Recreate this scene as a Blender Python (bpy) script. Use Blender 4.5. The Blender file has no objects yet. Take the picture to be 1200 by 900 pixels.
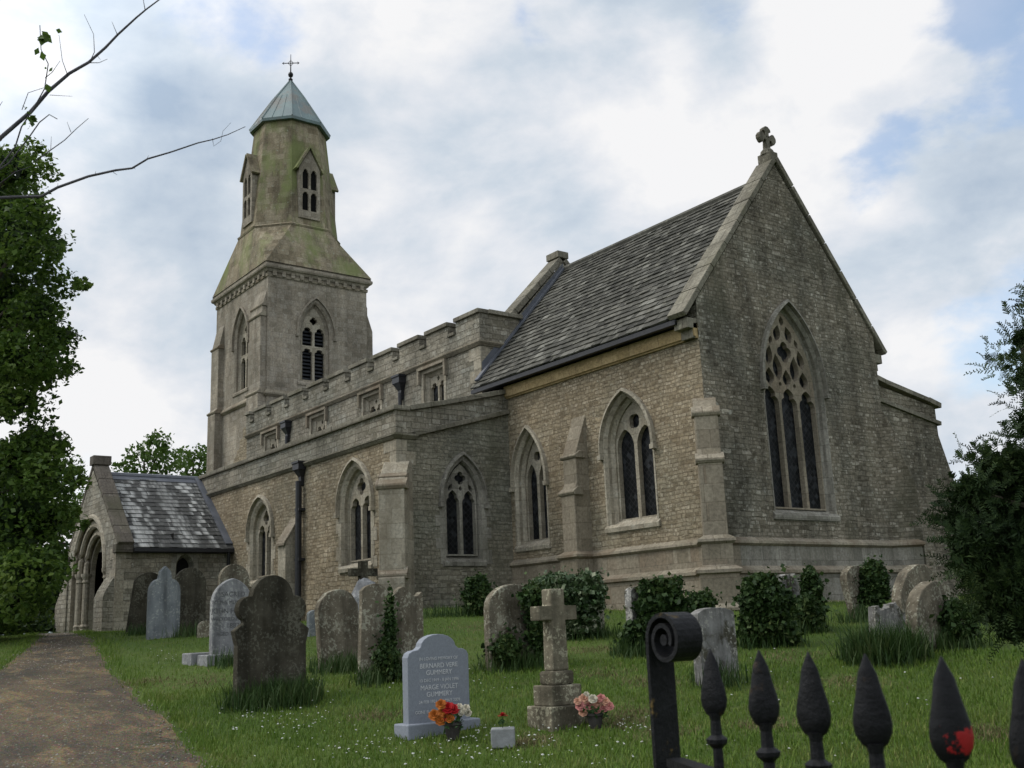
import bpy, math, random
import numpy as np
from mathutils import Vector, Matrix
from mathutils.geometry import tessellate_polygon

rnd = random.Random(7)
nrg = np.random.default_rng(11)
scene = bpy.context.scene
COL = scene.collection
R = math.radians

# ------------------------------------------------------------------ camera
FPX, YAW, PITCH, ROLL = 1241.0, R(52.89), R(12.85), R(-2.35)      # world: X east, Y north, eye at the origin
fw = Vector((-math.sin(YAW) * math.cos(PITCH), math.cos(YAW) * math.cos(PITCH), math.sin(PITCH)))
rt0 = Vector((math.cos(YAW), math.sin(YAW), 0)); up0 = rt0.cross(fw)
rt = rt0 * math.cos(ROLL) + up0 * math.sin(ROLL)
up = -rt0 * math.sin(ROLL) + up0 * math.cos(ROLL)
cam_d = bpy.data.cameras.new('camera'); cam = bpy.data.objects.new('camera', cam_d); COL.objects.link(cam)
cam.matrix_world = Matrix((rt, up, -fw)).transposed().to_4x4()
cam_d.sensor_fit = 'HORIZONTAL'; cam_d.sensor_width = 36.0; cam_d.lens = FPX / 1200 * 36
cam_d.clip_start = 0.05; cam_d.clip_end = 3000
cam_d.dof.use_dof = True; cam_d.dof.focus_distance = 19; cam_d.dof.aperture_fstop = 11
scene.camera = cam

# ------------------------------------------------------------------ sky, sun, exposure
SUN_AZ, SUN_EL = R(222), R(50)          # compass azimuth (from north, clockwise), behind thin cloud in the south-west
world = bpy.data.worlds.new('World'); scene.world = world; world.use_nodes = True
WT = world.node_tree; WT.nodes.clear()
def wn(t, **k):
    n = WT.nodes.new(t)
    for a, v in k.items(): setattr(n, a, v)
    return n
def ray(px, py):
    return (rt * ((px - 600) / FPX) + up * ((450 - py) / FPX) + fw).normalized()
def build_world():
    L = WT.links.new
    out = wn('ShaderNodeOutputWorld'); bg = wn('ShaderNodeBackground'); bg.inputs[1].default_value = 0.1
    sky = wn('ShaderNodeTexSky'); sky.sky_type = 'NISHITA'; sky.sun_disc = False
    sky.sun_elevation = SUN_EL; sky.sun_rotation = SUN_AZ; sky.air_density = 1.0; sky.dust_density = 2.0; sky.ozone_density = 1.5
    tc = wn('ShaderNodeTexCoord'); gen = tc.outputs['Generated']
    sep = wn('ShaderNodeSeparateXYZ'); L(gen, sep.inputs[0])
    def math_(op, a, b=None, c=None, clamp=False):
        m = wn('ShaderNodeMath', operation=op); m.use_clamp = clamp
        for i, v in enumerate((a, b, c)):
            if v is None: continue
            if isinstance(v, (int, float)): m.inputs[i].default_value = v
            else: L(v, m.inputs[i])
        return m.outputs[0]
    def noise(scale, detail, rough, dist, off):
        mp = wn('ShaderNodeMapping'); mp.inputs['Location'].default_value = off; mp.inputs['Scale'].default_value = (1, 1, 1.7); L(gen, mp.inputs[0])
        n = wn('ShaderNodeTexNoise'); n.inputs['Scale'].default_value = scale; n.inputs['Detail'].default_value = detail
        n.inputs['Roughness'].default_value = rough; n.inputs['Distortion'].default_value = dist
        L(mp.outputs[0], n.inputs['Vector']); return n.outputs[0]
    n1 = noise(5.5, 12, 0.56, 0.12, (3.1, 1.7, 0)); n2 = math_('ADD', math_('MULTIPLY', noise(4.6, 12, 0.55, 0.15, (9.3, 4.4, 2)), 2.1), -0.48)
    def blob(px, py, rad):          # a soft region of sky round one direction
        d = ray(px, py)
        v = wn('ShaderNodeVectorMath', operation='DOT_PRODUCT'); L(gen, v.inputs[0]); v.inputs[1].default_value = d
        mr = wn('ShaderNodeMapRange'); mr.interpolation_type = 'SMOOTHERSTEP'
        mr.inputs[1].default_value = math.cos(R(rad)); mr.inputs[2].default_value = 1.0
        L(v.outputs['Value'], mr.inputs[0]); return mr.outputs[0]
    def total(base, items):
        s = base
        for (px, py, rad, w) in items: s = math_('MULTIPLY_ADD', blob(px, py, rad), w, s)
        return s
    # cover: where cloud hides the blue; shade: how grey the cloud's underside is
    cover = total(n1, [(1120, 90, 9, -0.15), (1000, 115, 6, -0.13), (1180, 40, 7, -0.08), (900, 60, 6, -0.10), (1130, 340, 6, -0.14), (1190, 400, 6, -0.10), (640, 20, 3, -0.16), (320, 20, 3, -0.14),
                       (1000, 20, 6, 0.22), (1090, 95, 2.5, 0.12), (560, 250, 16, 0.2), (1000, 250, 13, 0.18), (120, 250, 18, 0.2)])
    mrc = wn('ShaderNodeMapRange'); mrc.interpolation_type = 'SMOOTHSTEP'; mrc.inputs[1].default_value = 0.33; mrc.inputs[2].default_value = 0.49; mrc.inputs[3].default_value = 0.28
    L(cover, mrc.inputs[0])
    shade = total(n2, [(130, 310, 11, 0.13), (60, 60, 13, 0.03), (230, 190, 8, 0.0), (450, 200, 7, 0.07), (630, 235, 4, 0.07), (900, 40, 6, 0.05), (1120, 280, 8, 0.08),
                       (110, 500, 8, -0.26), (560, 90, 9, -0.07), (520, 300, 9, -0.10), (700, 190, 6, -0.06), (950, 180, 8, -0.10), (960, 20, 5, -0.2), (200, 430, 7, -0.08), (1120, 460, 6, -0.1), (300, 20, 5, -0.12)])
    rmp = wn('ShaderNodeValToRGB'); cr = rmp.color_ramp
    cr.elements[0].position = 0.30; cr.elements[0].color = (0.87, 0.87, 0.88, 1)
    cr.elements[1].position = 1.0; cr.elements[1].color = (0.38, 0.47, 0.59, 1)
    e = cr.elements.new(0.48); e.color = (0.73, 0.76, 0.81, 1)
    e = cr.elements.new(0.66); e.color = (0.58, 0.65, 0.73, 1)
    L(shade, rmp.inputs[0])
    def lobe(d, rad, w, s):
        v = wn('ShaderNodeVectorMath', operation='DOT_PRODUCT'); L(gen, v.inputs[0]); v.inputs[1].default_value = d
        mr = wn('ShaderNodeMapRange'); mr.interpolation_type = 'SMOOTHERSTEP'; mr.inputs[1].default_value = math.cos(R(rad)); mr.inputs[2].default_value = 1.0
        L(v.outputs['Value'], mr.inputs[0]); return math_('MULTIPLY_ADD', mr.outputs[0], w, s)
    back = Vector((.75, -.45, .65)).normalized()  # added glow in unseen sky, behind camera and round the sun, lifting the walls
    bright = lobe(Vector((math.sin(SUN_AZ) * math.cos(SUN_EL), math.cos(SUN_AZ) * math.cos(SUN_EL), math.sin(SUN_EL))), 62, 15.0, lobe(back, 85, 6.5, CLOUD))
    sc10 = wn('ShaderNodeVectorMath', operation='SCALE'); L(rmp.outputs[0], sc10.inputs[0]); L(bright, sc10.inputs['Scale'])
    scs = wn('ShaderNodeVectorMath', operation='MULTIPLY'); L(sky.outputs[0], scs.inputs[0]); scs.inputs[1].default_value = (2.3, 2.25, 2.1)
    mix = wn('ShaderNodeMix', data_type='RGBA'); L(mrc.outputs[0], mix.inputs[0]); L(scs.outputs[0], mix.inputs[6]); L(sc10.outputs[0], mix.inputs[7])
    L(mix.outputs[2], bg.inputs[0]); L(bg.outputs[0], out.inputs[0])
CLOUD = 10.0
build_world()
sd = bpy.data.lights.new('sun', 'SUN'); sd.energy = 1.5; sd.angle = R(24); sd.color = (1.0, 0.94, 0.84)
sun = bpy.data.objects.new('sun', sd); COL.objects.link(sun)
sv = Vector((math.sin(SUN_AZ) * math.cos(SUN_EL), math.cos(SUN_AZ) * math.cos(SUN_EL), math.sin(SUN_EL)))
sun.rotation_euler = sv.to_track_quat('Z', 'Y').to_euler()
vs = scene.view_settings; vs.view_transform = 'Standard'; vs.look = 'None'; vs.exposure = 0.08; vs.gamma = 1; vs.use_curve_mapping = False
scene.cycles.max_bounces = 6; scene.cycles.diffuse_bounces = 3; scene.cycles.use_denoising = True

# ------------------------------------------------------------------ terrain
_s = np.array([-60, 0, 3, 9.5, 14, 18, 21, 24, 28, 40, 900.]); _z = np.array([-1.6, -1.6, -1.5, -1.02, -.48, -.06, .13, .22, .3, .32, .4])
_t = np.arange(-60, 900, 0.25); _h = np.interp(_t, _s, _z); _k = np.exp(-np.linspace(-2, 2, 13) ** 2); _k /= _k.sum()
_h[6:-6] = np.convolve(_h, _k, 'same')[6:-6]
def H(x, y):
    x = np.asarray(x, float); y = np.asarray(y, float)
    z = np.interp((y - x) / 2 ** .5, _t, _h)
    z = z + .22 * np.exp(-((x + 18.8) ** 2 + (y - 12.2) ** 2) / 9)
    near = np.exp(-(x * x + y * y) / 2500)
    return z + near * (.018 * np.sin(1.9 * x + .7 * y) * np.sin(1.3 * y - .4 * x + 1) + .02 * np.sin(.6 * x) * np.cos(.53 * y))
def ground_at(px, py):
    d = np.array(ray(px, py)); t = 2.0
    while t < 150:
        q = d * t
        if q[2] < H(q[0], q[1]): break
        t += .01
    return Vector((q[0], q[1], float(H(q[0], q[1])))), t

# ------------------------------------------------------------------ material helpers
def mat_base(name, rough=.9, spec=.25):
    m = bpy.data.materials.new(name); m.use_nodes = True
    nt = m.node_tree; b = nt.nodes['Principled BSDF']
    b.inputs['Roughness'].default_value = rough; b.inputs['Specular IOR Level'].default_value = spec
    return m, nt, b
class NT:
    def __init__(s, nt): s.t = nt
    def n(s, ty, ins=None, **k):
        n = s.t.nodes.new(ty)
        for a, v in k.items(): setattr(n, a, v)
        for i, v in (ins or {}).items(): s.set(n, i, v)
        return n
    def set(s, n, i, v):
        if hasattr(v, 'is_output'): s.t.links.new(v, n.inputs[i])
        else:
            if isinstance(v, (tuple, list)) and len(v) == 3 and n.inputs[i].type == 'RGBA': v = (*v, 1)
            n.inputs[i].default_value = v
    def math(s, op, a, b=0.0, clamp=False):
        n = s.n('ShaderNodeMath', {0: a, 1: b}, operation=op); n.use_clamp = clamp; return n.outputs[0]
    def mix(s, f, a, b, mode='MIX'):
        n = s.n('ShaderNodeMix', {0: f, 6: a, 7: b}, data_type='RGBA', blend_type=mode); return n.outputs[2]
    def noise(s, vec, scale, detail=4, rough=.55, dist=0):
        n = s.n('ShaderNodeTexNoise', {'Vector': vec, 'Scale': scale, 'Detail': detail, 'Roughness': rough, 'Distortion': dist}); return n.outputs
    def ramp(s, f, stops, interp='LINEAR'):
        n = s.n('ShaderNodeValToRGB', {0: f}); c = n.color_ramp; c.interpolation = interp
        c.elements[0].position, c.elements[1].position = stops[0][0], stops[-1][0]
        c.elements[0].color, c.elements[1].color = (*stops[0][1], 1), (*stops[-1][1], 1)
        for p, q in stops[1:-1]: c.elements.new(p).color = (*q, 1)
        return n.outputs[0]
    def rng(s, f, a, b, c=0.0, d=1.0):
        n = s.n('ShaderNodeMapRange', {0: f, 1: a, 2: b, 3: c, 4: d}); return n.outputs[0]
    def mapping(s, vec, scale=(1, 1, 1), loc=(0, 0, 0)):
        return s.n('ShaderNodeMapping', {'Vector': vec, 'Scale': scale, 'Location': loc}).outputs[0]
    def grey(s, v):
        return s.n('ShaderNodeCombineColor', {0: v, 1: v, 2: v}).outputs[0]

def stone_mat(name, cols, mortar, row=.13, bw=.34, warp=.035, bump=.6, stain=.35, lichen=None, moss=None, msize=.012, streak=.0, fine=.3, rubble=False, row2=0):
    """coursed stone: random tone per stone, wobbling joints, broad weather stains"""
    m, nt, b = mat_base(name, .95, .12); g = NT(nt)
    tc = g.n('ShaderNodeTexCoord'); uv, ob = tc.outputs['UV'], tc.outputs['Object']
    nz = g.noise(g.mapping(uv, (1, 1.6, 1)), 3.2, 3)
    w1 = g.n('ShaderNodeVectorMath', {0: nz[1], 1: (.5, .5, .5)}, operation='SUBTRACT').outputs[0]
    w1 = g.n('ShaderNodeVectorMath', {0: w1, 'Scale': warp * 2}, operation='SCALE').outputs[0]
    uvw = g.n('ShaderNodeVectorMath', {0: uv, 1: w1}, operation='ADD').outputs[0]
    def brick(bwid, rh, off):
        n = g.n('ShaderNodeTexBrick', {'Vector': g.mapping(uvw, (1, 1, 1), off), 'Color1': (0, 0, 0), 'Color2': (1, 1, 1), 'Mortar': (.5, .5, .5), 'Scale': 1.0,
            'Mortar Size': msize, 'Mortar Smooth': .35, 'Bias': 0.0, 'Brick Width': bwid, 'Row Height': rh}); n.offset = .43; n.offset_frequency = 2; n.squash = .62; n.squash_frequency = 3
        return n.outputs
    if rubble:
        vv = g.mapping(uvw, (1 / bw * 1.25, 1 / row, 1)); v1 = g.n('ShaderNodeTexVoronoi', {'Vector': vv, 'Scale': 1.0, 'Randomness': .72}, voronoi_dimensions='2D'); v2 = g.n('ShaderNodeTexVoronoi', {'Vector': vv, 'Scale': 1.0, 'Randomness': .72}, voronoi_dimensions='2D', feature='DISTANCE_TO_EDGE')
    br = brick(bw, row, (0, 0, 0)); br2 = brick(bw * .61, row * 1.0, (.13, 0, 0))
    if row2:
        bc = brick(bw * 1.5, row2, (.31, .02, 0)); pm = g.rng(g.noise(g.mapping(ob, (1, 1, 1.6), (4, 2, 7)), .75, 4, .6)[0], .49, .53); br = [g.mix(pm, br[0], bc[0]), g.n('ShaderNodeMix', {0: pm, 2: br[1], 3: bc[1]}).outputs[0]]; br2 = [br2[0], g.math('MULTIPLY', br2[1], g.math('SUBTRACT', 1.0, pm))]
    tone = g.math('ADD', g.math('MULTIPLY', g.n('ShaderNodeSeparateColor', {0: br[0]}).outputs[0], .6), g.math('MULTIPLY', g.n('ShaderNodeSeparateColor', {0: br2[0]}).outputs[0], .4))
    if rubble: tone = g.math('ADD', g.math('MULTIPLY', g.n('ShaderNodeSeparateColor', {0: v1.outputs['Color']}).outputs[0], .75), g.math('MULTIPLY', tone, .25))
    col = g.ramp(tone, [(i / (len(cols) - 1) * .7 + .15, c) for i, c in enumerate(cols)])
    joint = g.math('MAXIMUM', br[1], g.math('MULTIPLY', br2[1], .45))
    if rubble: joint = g.rng(v2.outputs['Distance'], .02, .13, 1.0, 0.0)
    col = g.mix(g.math('MULTIPLY', joint, .6 if rubble else .8), col, mortar)
    f1 = g.rng(g.noise(ob, 16, 5, .65)[0], .3, .7, 1 - fine, 1 + fine)
    col = g.mix(1.0, col, g.grey(f1), 'MULTIPLY')
    st = g.rng(g.noise(g.mapping(ob, (1, 1, .55)), .75, 5, .6, .4)[0], .33, .68, 1 - stain, 1 + stain * .5)
    col = g.mix(1.0, col, g.grey(st), 'MULTIPLY')
    if row2: col = g.mix(g.math('MULTIPLY', g.rng(g.noise(g.mapping(ob, (1, 1, 1.3), (8, 1, 3)), .42, 5, .62, .3)[0], .46, .62), .75), col, g.mix(1.0, col, (.84, .90, .94), 'MULTIPLY')); col = g.mix(g.math('MULTIPLY', g.rng(g.noise(g.mapping(ob, (1, 1, 1), (2, 9, 5)), 2.6, 6, .7)[0], .58, .66), .45), col, g.mix(1.0, col, (1.28, 1.26, 1.22), 'MULTIPLY'))
    if streak:
        sk = g.rng(g.noise(g.mapping(ob, (2.6, 2.6, .16)), 1.0, 4, .6)[0], .42, .7, 1.0, 1 - streak)
        col = g.mix(1.0, col, g.grey(sk), 'MULTIPLY')
    if lichen:
        lf = g.rng(g.noise(ob, 7.5, 6, .7)[0], .60, .68); col = g.mix(g.math('MULTIPLY', lf, .55), col, lichen)
    if moss:
        mf = g.rng(g.noise(g.mapping(ob, (1, 1, .5)), .9, 5, .65)[0], moss[1], moss[1] + .16); col = g.mix(g.math('MULTIPLY', mf, moss[2]), col, moss[0])
    nt.links.new(col, b.inputs['Base Color'])
    hgt = g.math('SUBTRACT', g.math('ADD', g.math('MULTIPLY', tone, .5), g.math('MULTIPLY', g.noise(ob, 22, 5, .7)[0], .7)), joint)
    bp = g.n('ShaderNodeBump', {'Height': hgt, 'Strength': bump, 'Distance': .03}); nt.links.new(bp.outputs[0], b.inputs['Normal'])
    return m
def simple_mat(name, c1, c2, scale=8, rough=.9, spec=.2, bump=.3, detail=5, c3=None, thr=.58, metallic=0, mscale=2.0, stretch=(1, 1, 1), spots=None):
    """two mixed tones with an optional third in patches"""
    m, nt, b = mat_base(name, rough, spec); g = NT(nt); ob = g.n('ShaderNodeTexCoord').outputs['Object']
    sh = g.n('ShaderNodeVectorMath', {0: g.n('ShaderNodeObjectInfo').outputs['Random'], 'Scale': 40.0}, operation='SCALE').outputs[0]
    v = g.mapping(g.n('ShaderNodeVectorMath', {0: ob, 1: sh}, operation='ADD').outputs[0], stretch)
    n = g.noise(v, scale, detail, .62); col = g.mix(g.rng(n[0], .32, .68), c1, c2)
    if c3: col = g.mix(g.rng(g.noise(g.mapping(v, (1, 1, 1), (5, 3, 1)), mscale, 6, .68)[0], thr, thr + .1), col, c3)
    if spots:
        sc_ = g.noise(g.mapping(v, (1, 1, 1), (7, 7, 2)), 26, 3, .6)[0]; bl = g.noise(g.mapping(v, (1, 1, 1), (1, 2, 8)), 3.2, 4, .6)[0]
        col = g.mix(g.math('MULTIPLY', g.rng(g.math('ADD', g.math('MULTIPLY', sc_, .6), g.math('MULTIPLY', bl, .4)), .535, .575), .7), col, spots)
        st_ = g.rng(g.noise(g.mapping(v, (5, 5, .5)), 1.0, 4, .6)[0], .40, .66, 1.15, .55); col = g.mix(1.0, col, g.grey(st_), 'MULTIPLY')
    nt.links.new(col, b.inputs['Base Color']); b.inputs['Metallic'].default_value = metallic
    if bump:
        bp = g.n('ShaderNodeBump', {'Height': g.noise(v, scale * 2.2, 6, .7)[0], 'Strength': bump, 'Distance': .02}); nt.links.new(bp.outputs[0], b.inputs['Normal'])
    return m
def leaf_mat(name, cols, rough=.6, spec=.25, trans=.25, clump=1.1):
    m, nt, b = mat_base(name, rough, spec); g = NT(nt)
    ri = g.n('ShaderNodeNewGeometry').outputs['Random Per Island']
    ob = g.n('ShaderNodeTexCoord').outputs['Object']
    f = g.math('ADD', g.math('MULTIPLY', ri, .55), g.math('MULTIPLY', g.rng(g.noise(ob, clump, 3)[0], .3, .7), .45))
    col = g.ramp(f, [(i / (len(cols) - 1), c) for i, c in enumerate(cols)])
    nt.links.new(col, b.inputs['Base Color'])
    if trans:
        tr = g.n('ShaderNodeBsdfTranslucent'); nt.links.new(col, tr.inputs[0])
        mx = g.n('ShaderNodeMixShader', {0: trans}); nt.links.new(b.outputs[0], mx.inputs[1]); nt.links.new(tr.outputs[0], mx.inputs[2])
        nt.links.new(mx.outputs[0], nt.nodes['Material Output'].inputs[0])
    return m
def island_mat(name, cols, rough=.8, spec=.2, bump=.5, streaks=None, lichen=None, scale=9):
    """one tone per slate, weathered over the slope"""
    m, nt, b = mat_base(name, rough, spec); g = NT(nt)
    ri = g.n('ShaderNodeNewGeometry').outputs['Random Per Island']; tc = g.n('ShaderNodeTexCoord'); ob, uv = tc.outputs['Object'], tc.outputs['UV']
    col = g.ramp(ri, [(i / (len(cols) - 1), c) for i, c in enumerate(cols)])
    col = g.mix(1.0, col, g.grey(g.rng(g.noise(ob, scale, 6, .7)[0], .3, .7, .72, 1.25)), 'MULTIPLY')
    col = g.mix(1.0, col, g.grey(g.rng(g.noise(ob, .8, 4, .6)[0], .35, .65, .72, 1.2)), 'MULTIPLY')
    if streaks:
        s1 = g.noise(g.mapping(uv, (2.6, .10, 1)), 1.0, 4, .55, .1)[0]; col = g.mix(g.math('MULTIPLY', g.rng(s1, .46, .66), streaks[1]), col, streaks[0])
    if lichen:
        col = g.mix(g.math('MULTIPLY', g.rng(g.noise(ob, 5, 6, .75)[0], .56, .66), lichen[1]), col, lichen[0])
    nt.links.new(col, b.inputs['Base Color'])
    bp = g.n('ShaderNodeBump', {'Height': g.noise(ob, 24, 5, .7)[0], 'Strength': bump, 'Distance': .02}); nt.links.new(bp.outputs[0], b.inputs['Normal'])
    return m

M = {}
M['rubble_south'] = stone_mat('warm_rubble', [(0.159, 0.125, 0.081), (0.244, 0.198, 0.130), (0.287, 0.238, 0.164), (0.202, 0.165, 0.110), (0.340, 0.287, 0.206)], (0.164, 0.129, 0.087), row=.082, bw=.25, warp=.04, bump=.9, stain=.3, lichen=(.34, .325, .255), moss=((.10, .088, .055), .56, .45), msize=.010, row2=.125)
M['rubble_aisle_east'] = stone_mat('olive_rubble', [(0.122, 0.111, 0.079), (0.185, 0.170, 0.129), (0.226, 0.206, 0.155), (0.156, 0.143, 0.106), (0.260, 0.240, 0.186)], (0.133, 0.120, 0.092), row=.092, bw=.27, warp=.04, bump=.9, stain=.3, lichen=(.26, .26, .21), moss=((.085, .083, .055), .52, .55), msize=.010, row2=.135)  # darker, more olive rubble for the aisle's east wall
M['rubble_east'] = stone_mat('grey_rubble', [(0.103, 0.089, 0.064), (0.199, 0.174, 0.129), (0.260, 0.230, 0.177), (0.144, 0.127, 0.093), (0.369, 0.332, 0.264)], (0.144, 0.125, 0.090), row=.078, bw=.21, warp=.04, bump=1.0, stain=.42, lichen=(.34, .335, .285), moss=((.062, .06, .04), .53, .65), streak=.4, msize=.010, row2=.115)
M['nave_stone'] = stone_mat('nave_stone', [(0.159, 0.142, 0.106), (0.228, 0.205, 0.158), (0.276, 0.249, 0.195), (0.196, 0.177, 0.137), (0.318, 0.295, 0.240)], (0.138, 0.122, 0.092), row=.135, bw=.38, warp=.03, bump=.9, stain=.35, lichen=(.36, .35, .29), moss=((.10, .092, .065), .54, .6), streak=.2, msize=.011, row2=.19)
M['tower_stone'] = stone_mat('tower_stone', [(0.201, 0.175, 0.133), (0.265, 0.228, 0.175), (0.297, 0.265, 0.212), (0.233, 0.201, 0.154)], (0.212, 0.185, 0.143), row=.2, bw=.48, warp=.015, bump=.5, stain=.35, lichen=(.34, .33, .28), moss=((.14, .125, .095), .52, .6), streak=.3, msize=.01)
M['spire_stone'] = stone_mat('spire_stone', [(.165, .135, .088), (.235, .195, .13), (.275, .235, .165), (.20, .165, .11)], (.16, .135, .088), row=.26, bw=.55, warp=.012, bump=.4, stain=.4, moss=((.14, .165, .06), .47, .75), streak=.45, msize=.01, lichen=(.29, .32, .25))
M['ashlar'] = stone_mat('dressed_stone', [(0.225, 0.198, 0.149), (0.279, 0.248, 0.189), (0.324, 0.293, 0.230), (0.252, 0.221, 0.167)], (0.180, 0.158, 0.117), row=.33, bw=.6, warp=.01, bump=.35, stain=.32, lichen=(.42, .41, .35), moss=((.15, .125, .085), .54, .55), msize=.008)
M['ashlar_grey'] = stone_mat('grey_dressed_stone', [(.16, .15, .125), (.22, .205, .17), (.26, .245, .205), (.19, .175, .145)], (.12, .11, .09), row=.36, bw=.8, warp=.01, bump=.4, stain=.35, lichen=(.34, .34, .30), moss=((.10, .095, .07), .5, .6), msize=.008, streak=.3)
M['ashlar_tan'] = stone_mat('tan_dressed_stone', [(0.171, 0.147, 0.106), (0.234, 0.203, 0.151), (0.207, 0.178, 0.132), (0.189, 0.153, 0.109)], (0.126, 0.104, 0.076), row=.36, bw=.8, warp=.01, bump=.3, stain=.3, msize=.008)
M['coping'] = stone_mat('weathered_coping', [(0.139, 0.127, 0.098), (0.180, 0.164, 0.127), (0.205, 0.189, 0.148)], (0.098, 0.086, 0.066), row=.5, bw=.8, warp=.01, bump=.6, stain=.4, lichen=(.34, .33, .25), moss=((.09, .085, .05), .5, .6))
M['dark_coping'] = stone_mat('dark_coping', [(.085, .074, .06), (.125, .108, .088), (.105, .092, .075)], (.07, .06, .05), row=.5, bw=.8, warp=.01, bump=.6, stain=.4, lichen=(.22, .21, .17), moss=((.06, .058, .035), .5, .6))
M['string'] = stone_mat('moulded_string', [(.19, .165, .12), (.25, .22, .165), (.22, .19, .145)], (.13, .11, .08), row=.6, bw=.9, warp=.01, bump=.5, stain=.4, moss=((.12, .085, .055), .5, .6))
M['cornice'] = stone_mat('ochre_cornice', [(.30, .22, .11), (.36, .27, .145), (.33, .24, .125)], (.22, .16, .09), row=.6, bw=.9, warp=.01, bump=.3, stain=.25)
M['slate'] = island_mat('stone_slates', [(.038, .037, .031), (.07, .068, .057), (.10, .096, .081), (.05, .048, .041), (.155, .15, .128)], .9, .1, lichen=((.23, .22, .175), .5))
M['porch_slate'] = island_mat('porch_slates', [(.038, .038, .036), (.065, .064, .06), (.05, .05, .047)], .8, .12, streaks=((.36, .36, .34), .9), lichen=((.2, .2, .18), .25))
M['lead'] = simple_mat('sheet_lead', (.055, .06, .07), (.095, .10, .115), 3, .55, .4, .1)
M['copper'] = simple_mat('weathered_copper', (.085, .115, .12), (.12, .17, .165), 1.5, .55, .4, .1, c3=(.13, .13, .115), thr=.5, mscale=.9)
M['iron'] = simple_mat('black_iron', (.003, .003, .0035), (.009, .009, .010), 30, .48, .14, .35, c3=(.035, .022, .013), thr=.60, mscale=22)
M['rusty_iron'] = simple_mat('rusting_iron', (.003, .003, .0035), (.009, .009, .0095), 30, .48, .14, .4, c3=(.13, .085, .02), thr=.60, mscale=14)
M['red_iron'] = simple_mat('flaking_paint', (.003, .003, .0035), (.009, .009, .010), 30, .48, .14, .35, c3=(.33, .018, .018), thr=.60, mscale=17)
def red_mat():
    m, nt, b = mat_base('iron_with_red_paint', .48, .14); g = NT(nt); ob = g.n('ShaderNodeTexCoord').outputs['Object']; sp = g.n('ShaderNodeSeparateXYZ', {0: ob})
    zz = g.math('MULTIPLY', g.rng(sp.outputs[2], -.135, -.120), g.rng(sp.outputs[2], -.070, -.098)); xx = g.rng(sp.outputs[0], -.018, .012)
    f = g.rng(g.math('ADD', g.math('MULTIPLY', g.math('MULTIPLY', zz, g.math('ADD', .35, g.math('MULTIPLY', xx, .65))), .36), g.noise(ob, 60, 5, .7)[0]), 0.78, .82)
    nt.links.new(g.mix(f, g.mix(g.noise(ob, 40, 4)[0], (.003, .003, .0035), (.012, .012, .013)), (.24, .014, .014)), b.inputs['Base Color'])
    nt.links.new(g.n('ShaderNodeBump', {'Height': g.noise(ob, 60, 5, .7)[0], 'Strength': .5, 'Distance': .004}).outputs[0], b.inputs['Normal']); return m
M['red_iron'] = red_mat()
M['black_pipe'] = simple_mat('black_painted_pipe', (.008, .008, .009), (.018, .018, .02), 10, .5, .35, .1)
M['louver'] = simple_mat('dark_louvres', (.022, .024, .028), (.045, .047, .052), 6, .8, .2, .2)
M['void'] = simple_mat('dark_interior', (.006, .006, .006), (.01, .01, .009), 4, .95, .05, 0)  # near-black stand-in for the unlit space behind openings
M['marble'] = simple_mat('grey_granite', (.155, .168, .19), (.20, .214, .24), 60, .6, .25, .08, c3=(.17, .18, .17), thr=.6, mscale=1.6)
M['letter'] = simple_mat('pale_lettering', (.42, .42, .42), (.5, .5, .5), 20, .8, .2, 0)
M['letter_dark'] = simple_mat('dark_lettering', (.07, .07, .07), (.10, .10, .10), 20, .8, .2, 0)
M['grave_dark'] = simple_mat('dark_gravestone', (.030, .027, .019), (.055, .05, .037), 5, .95, .05, .8, c3=(.085, .08, .06), thr=.6, mscale=3, spots=(.095, .092, .07))
M['grave_brown'] = simple_mat('lichened_gravestone', (.085, .072, .05), (.155, .135, .1), 6, .95, .1, .9, c3=(.24, .225, .17), thr=.57, mscale=4, spots=(.30, .29, .22))
M['grave_grey'] = simple_mat('grey_gravestone', (.14, .14, .14), (.20, .20, .20), 5, .9, .15, .4, c3=(.1, .1, .095), thr=.58, mscale=2, spots=(.28, .28, .26))
M['grave_blue'] = simple_mat('slate_gravestone', (.10, .11, .115), (.16, .17, .17), 4, .9, .15, .4, c3=(.21, .21, .2), thr=.6, mscale=2.4, spots=(.24, .25, .23))
M['grave_white'] = simple_mat('pale_gravestone', (.12, .115, .105), (.21, .205, .195), 6, .9, .1, .5, c3=(.06, .056, .04), thr=.50, mscale=3, spots=(.33, .32, .28))
M['grave_cross'] = simple_mat('stone_cross', (.085, .075, .052), (.16, .14, .10), 7, .95, .1, 1.0, c3=(.24, .23, .17), thr=.6, mscale=5, spots=(.33, .31, .22))
M['bark'] = simple_mat('bark', (.035, .03, .022), (.075, .065, .05), 9, .95, .1, .9, stretch=(1, 1, .2))
M['twig'] = simple_mat('grey_twig', (.05, .047, .055), (.10, .095, .10), 14, .9, .1, .5)

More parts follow.
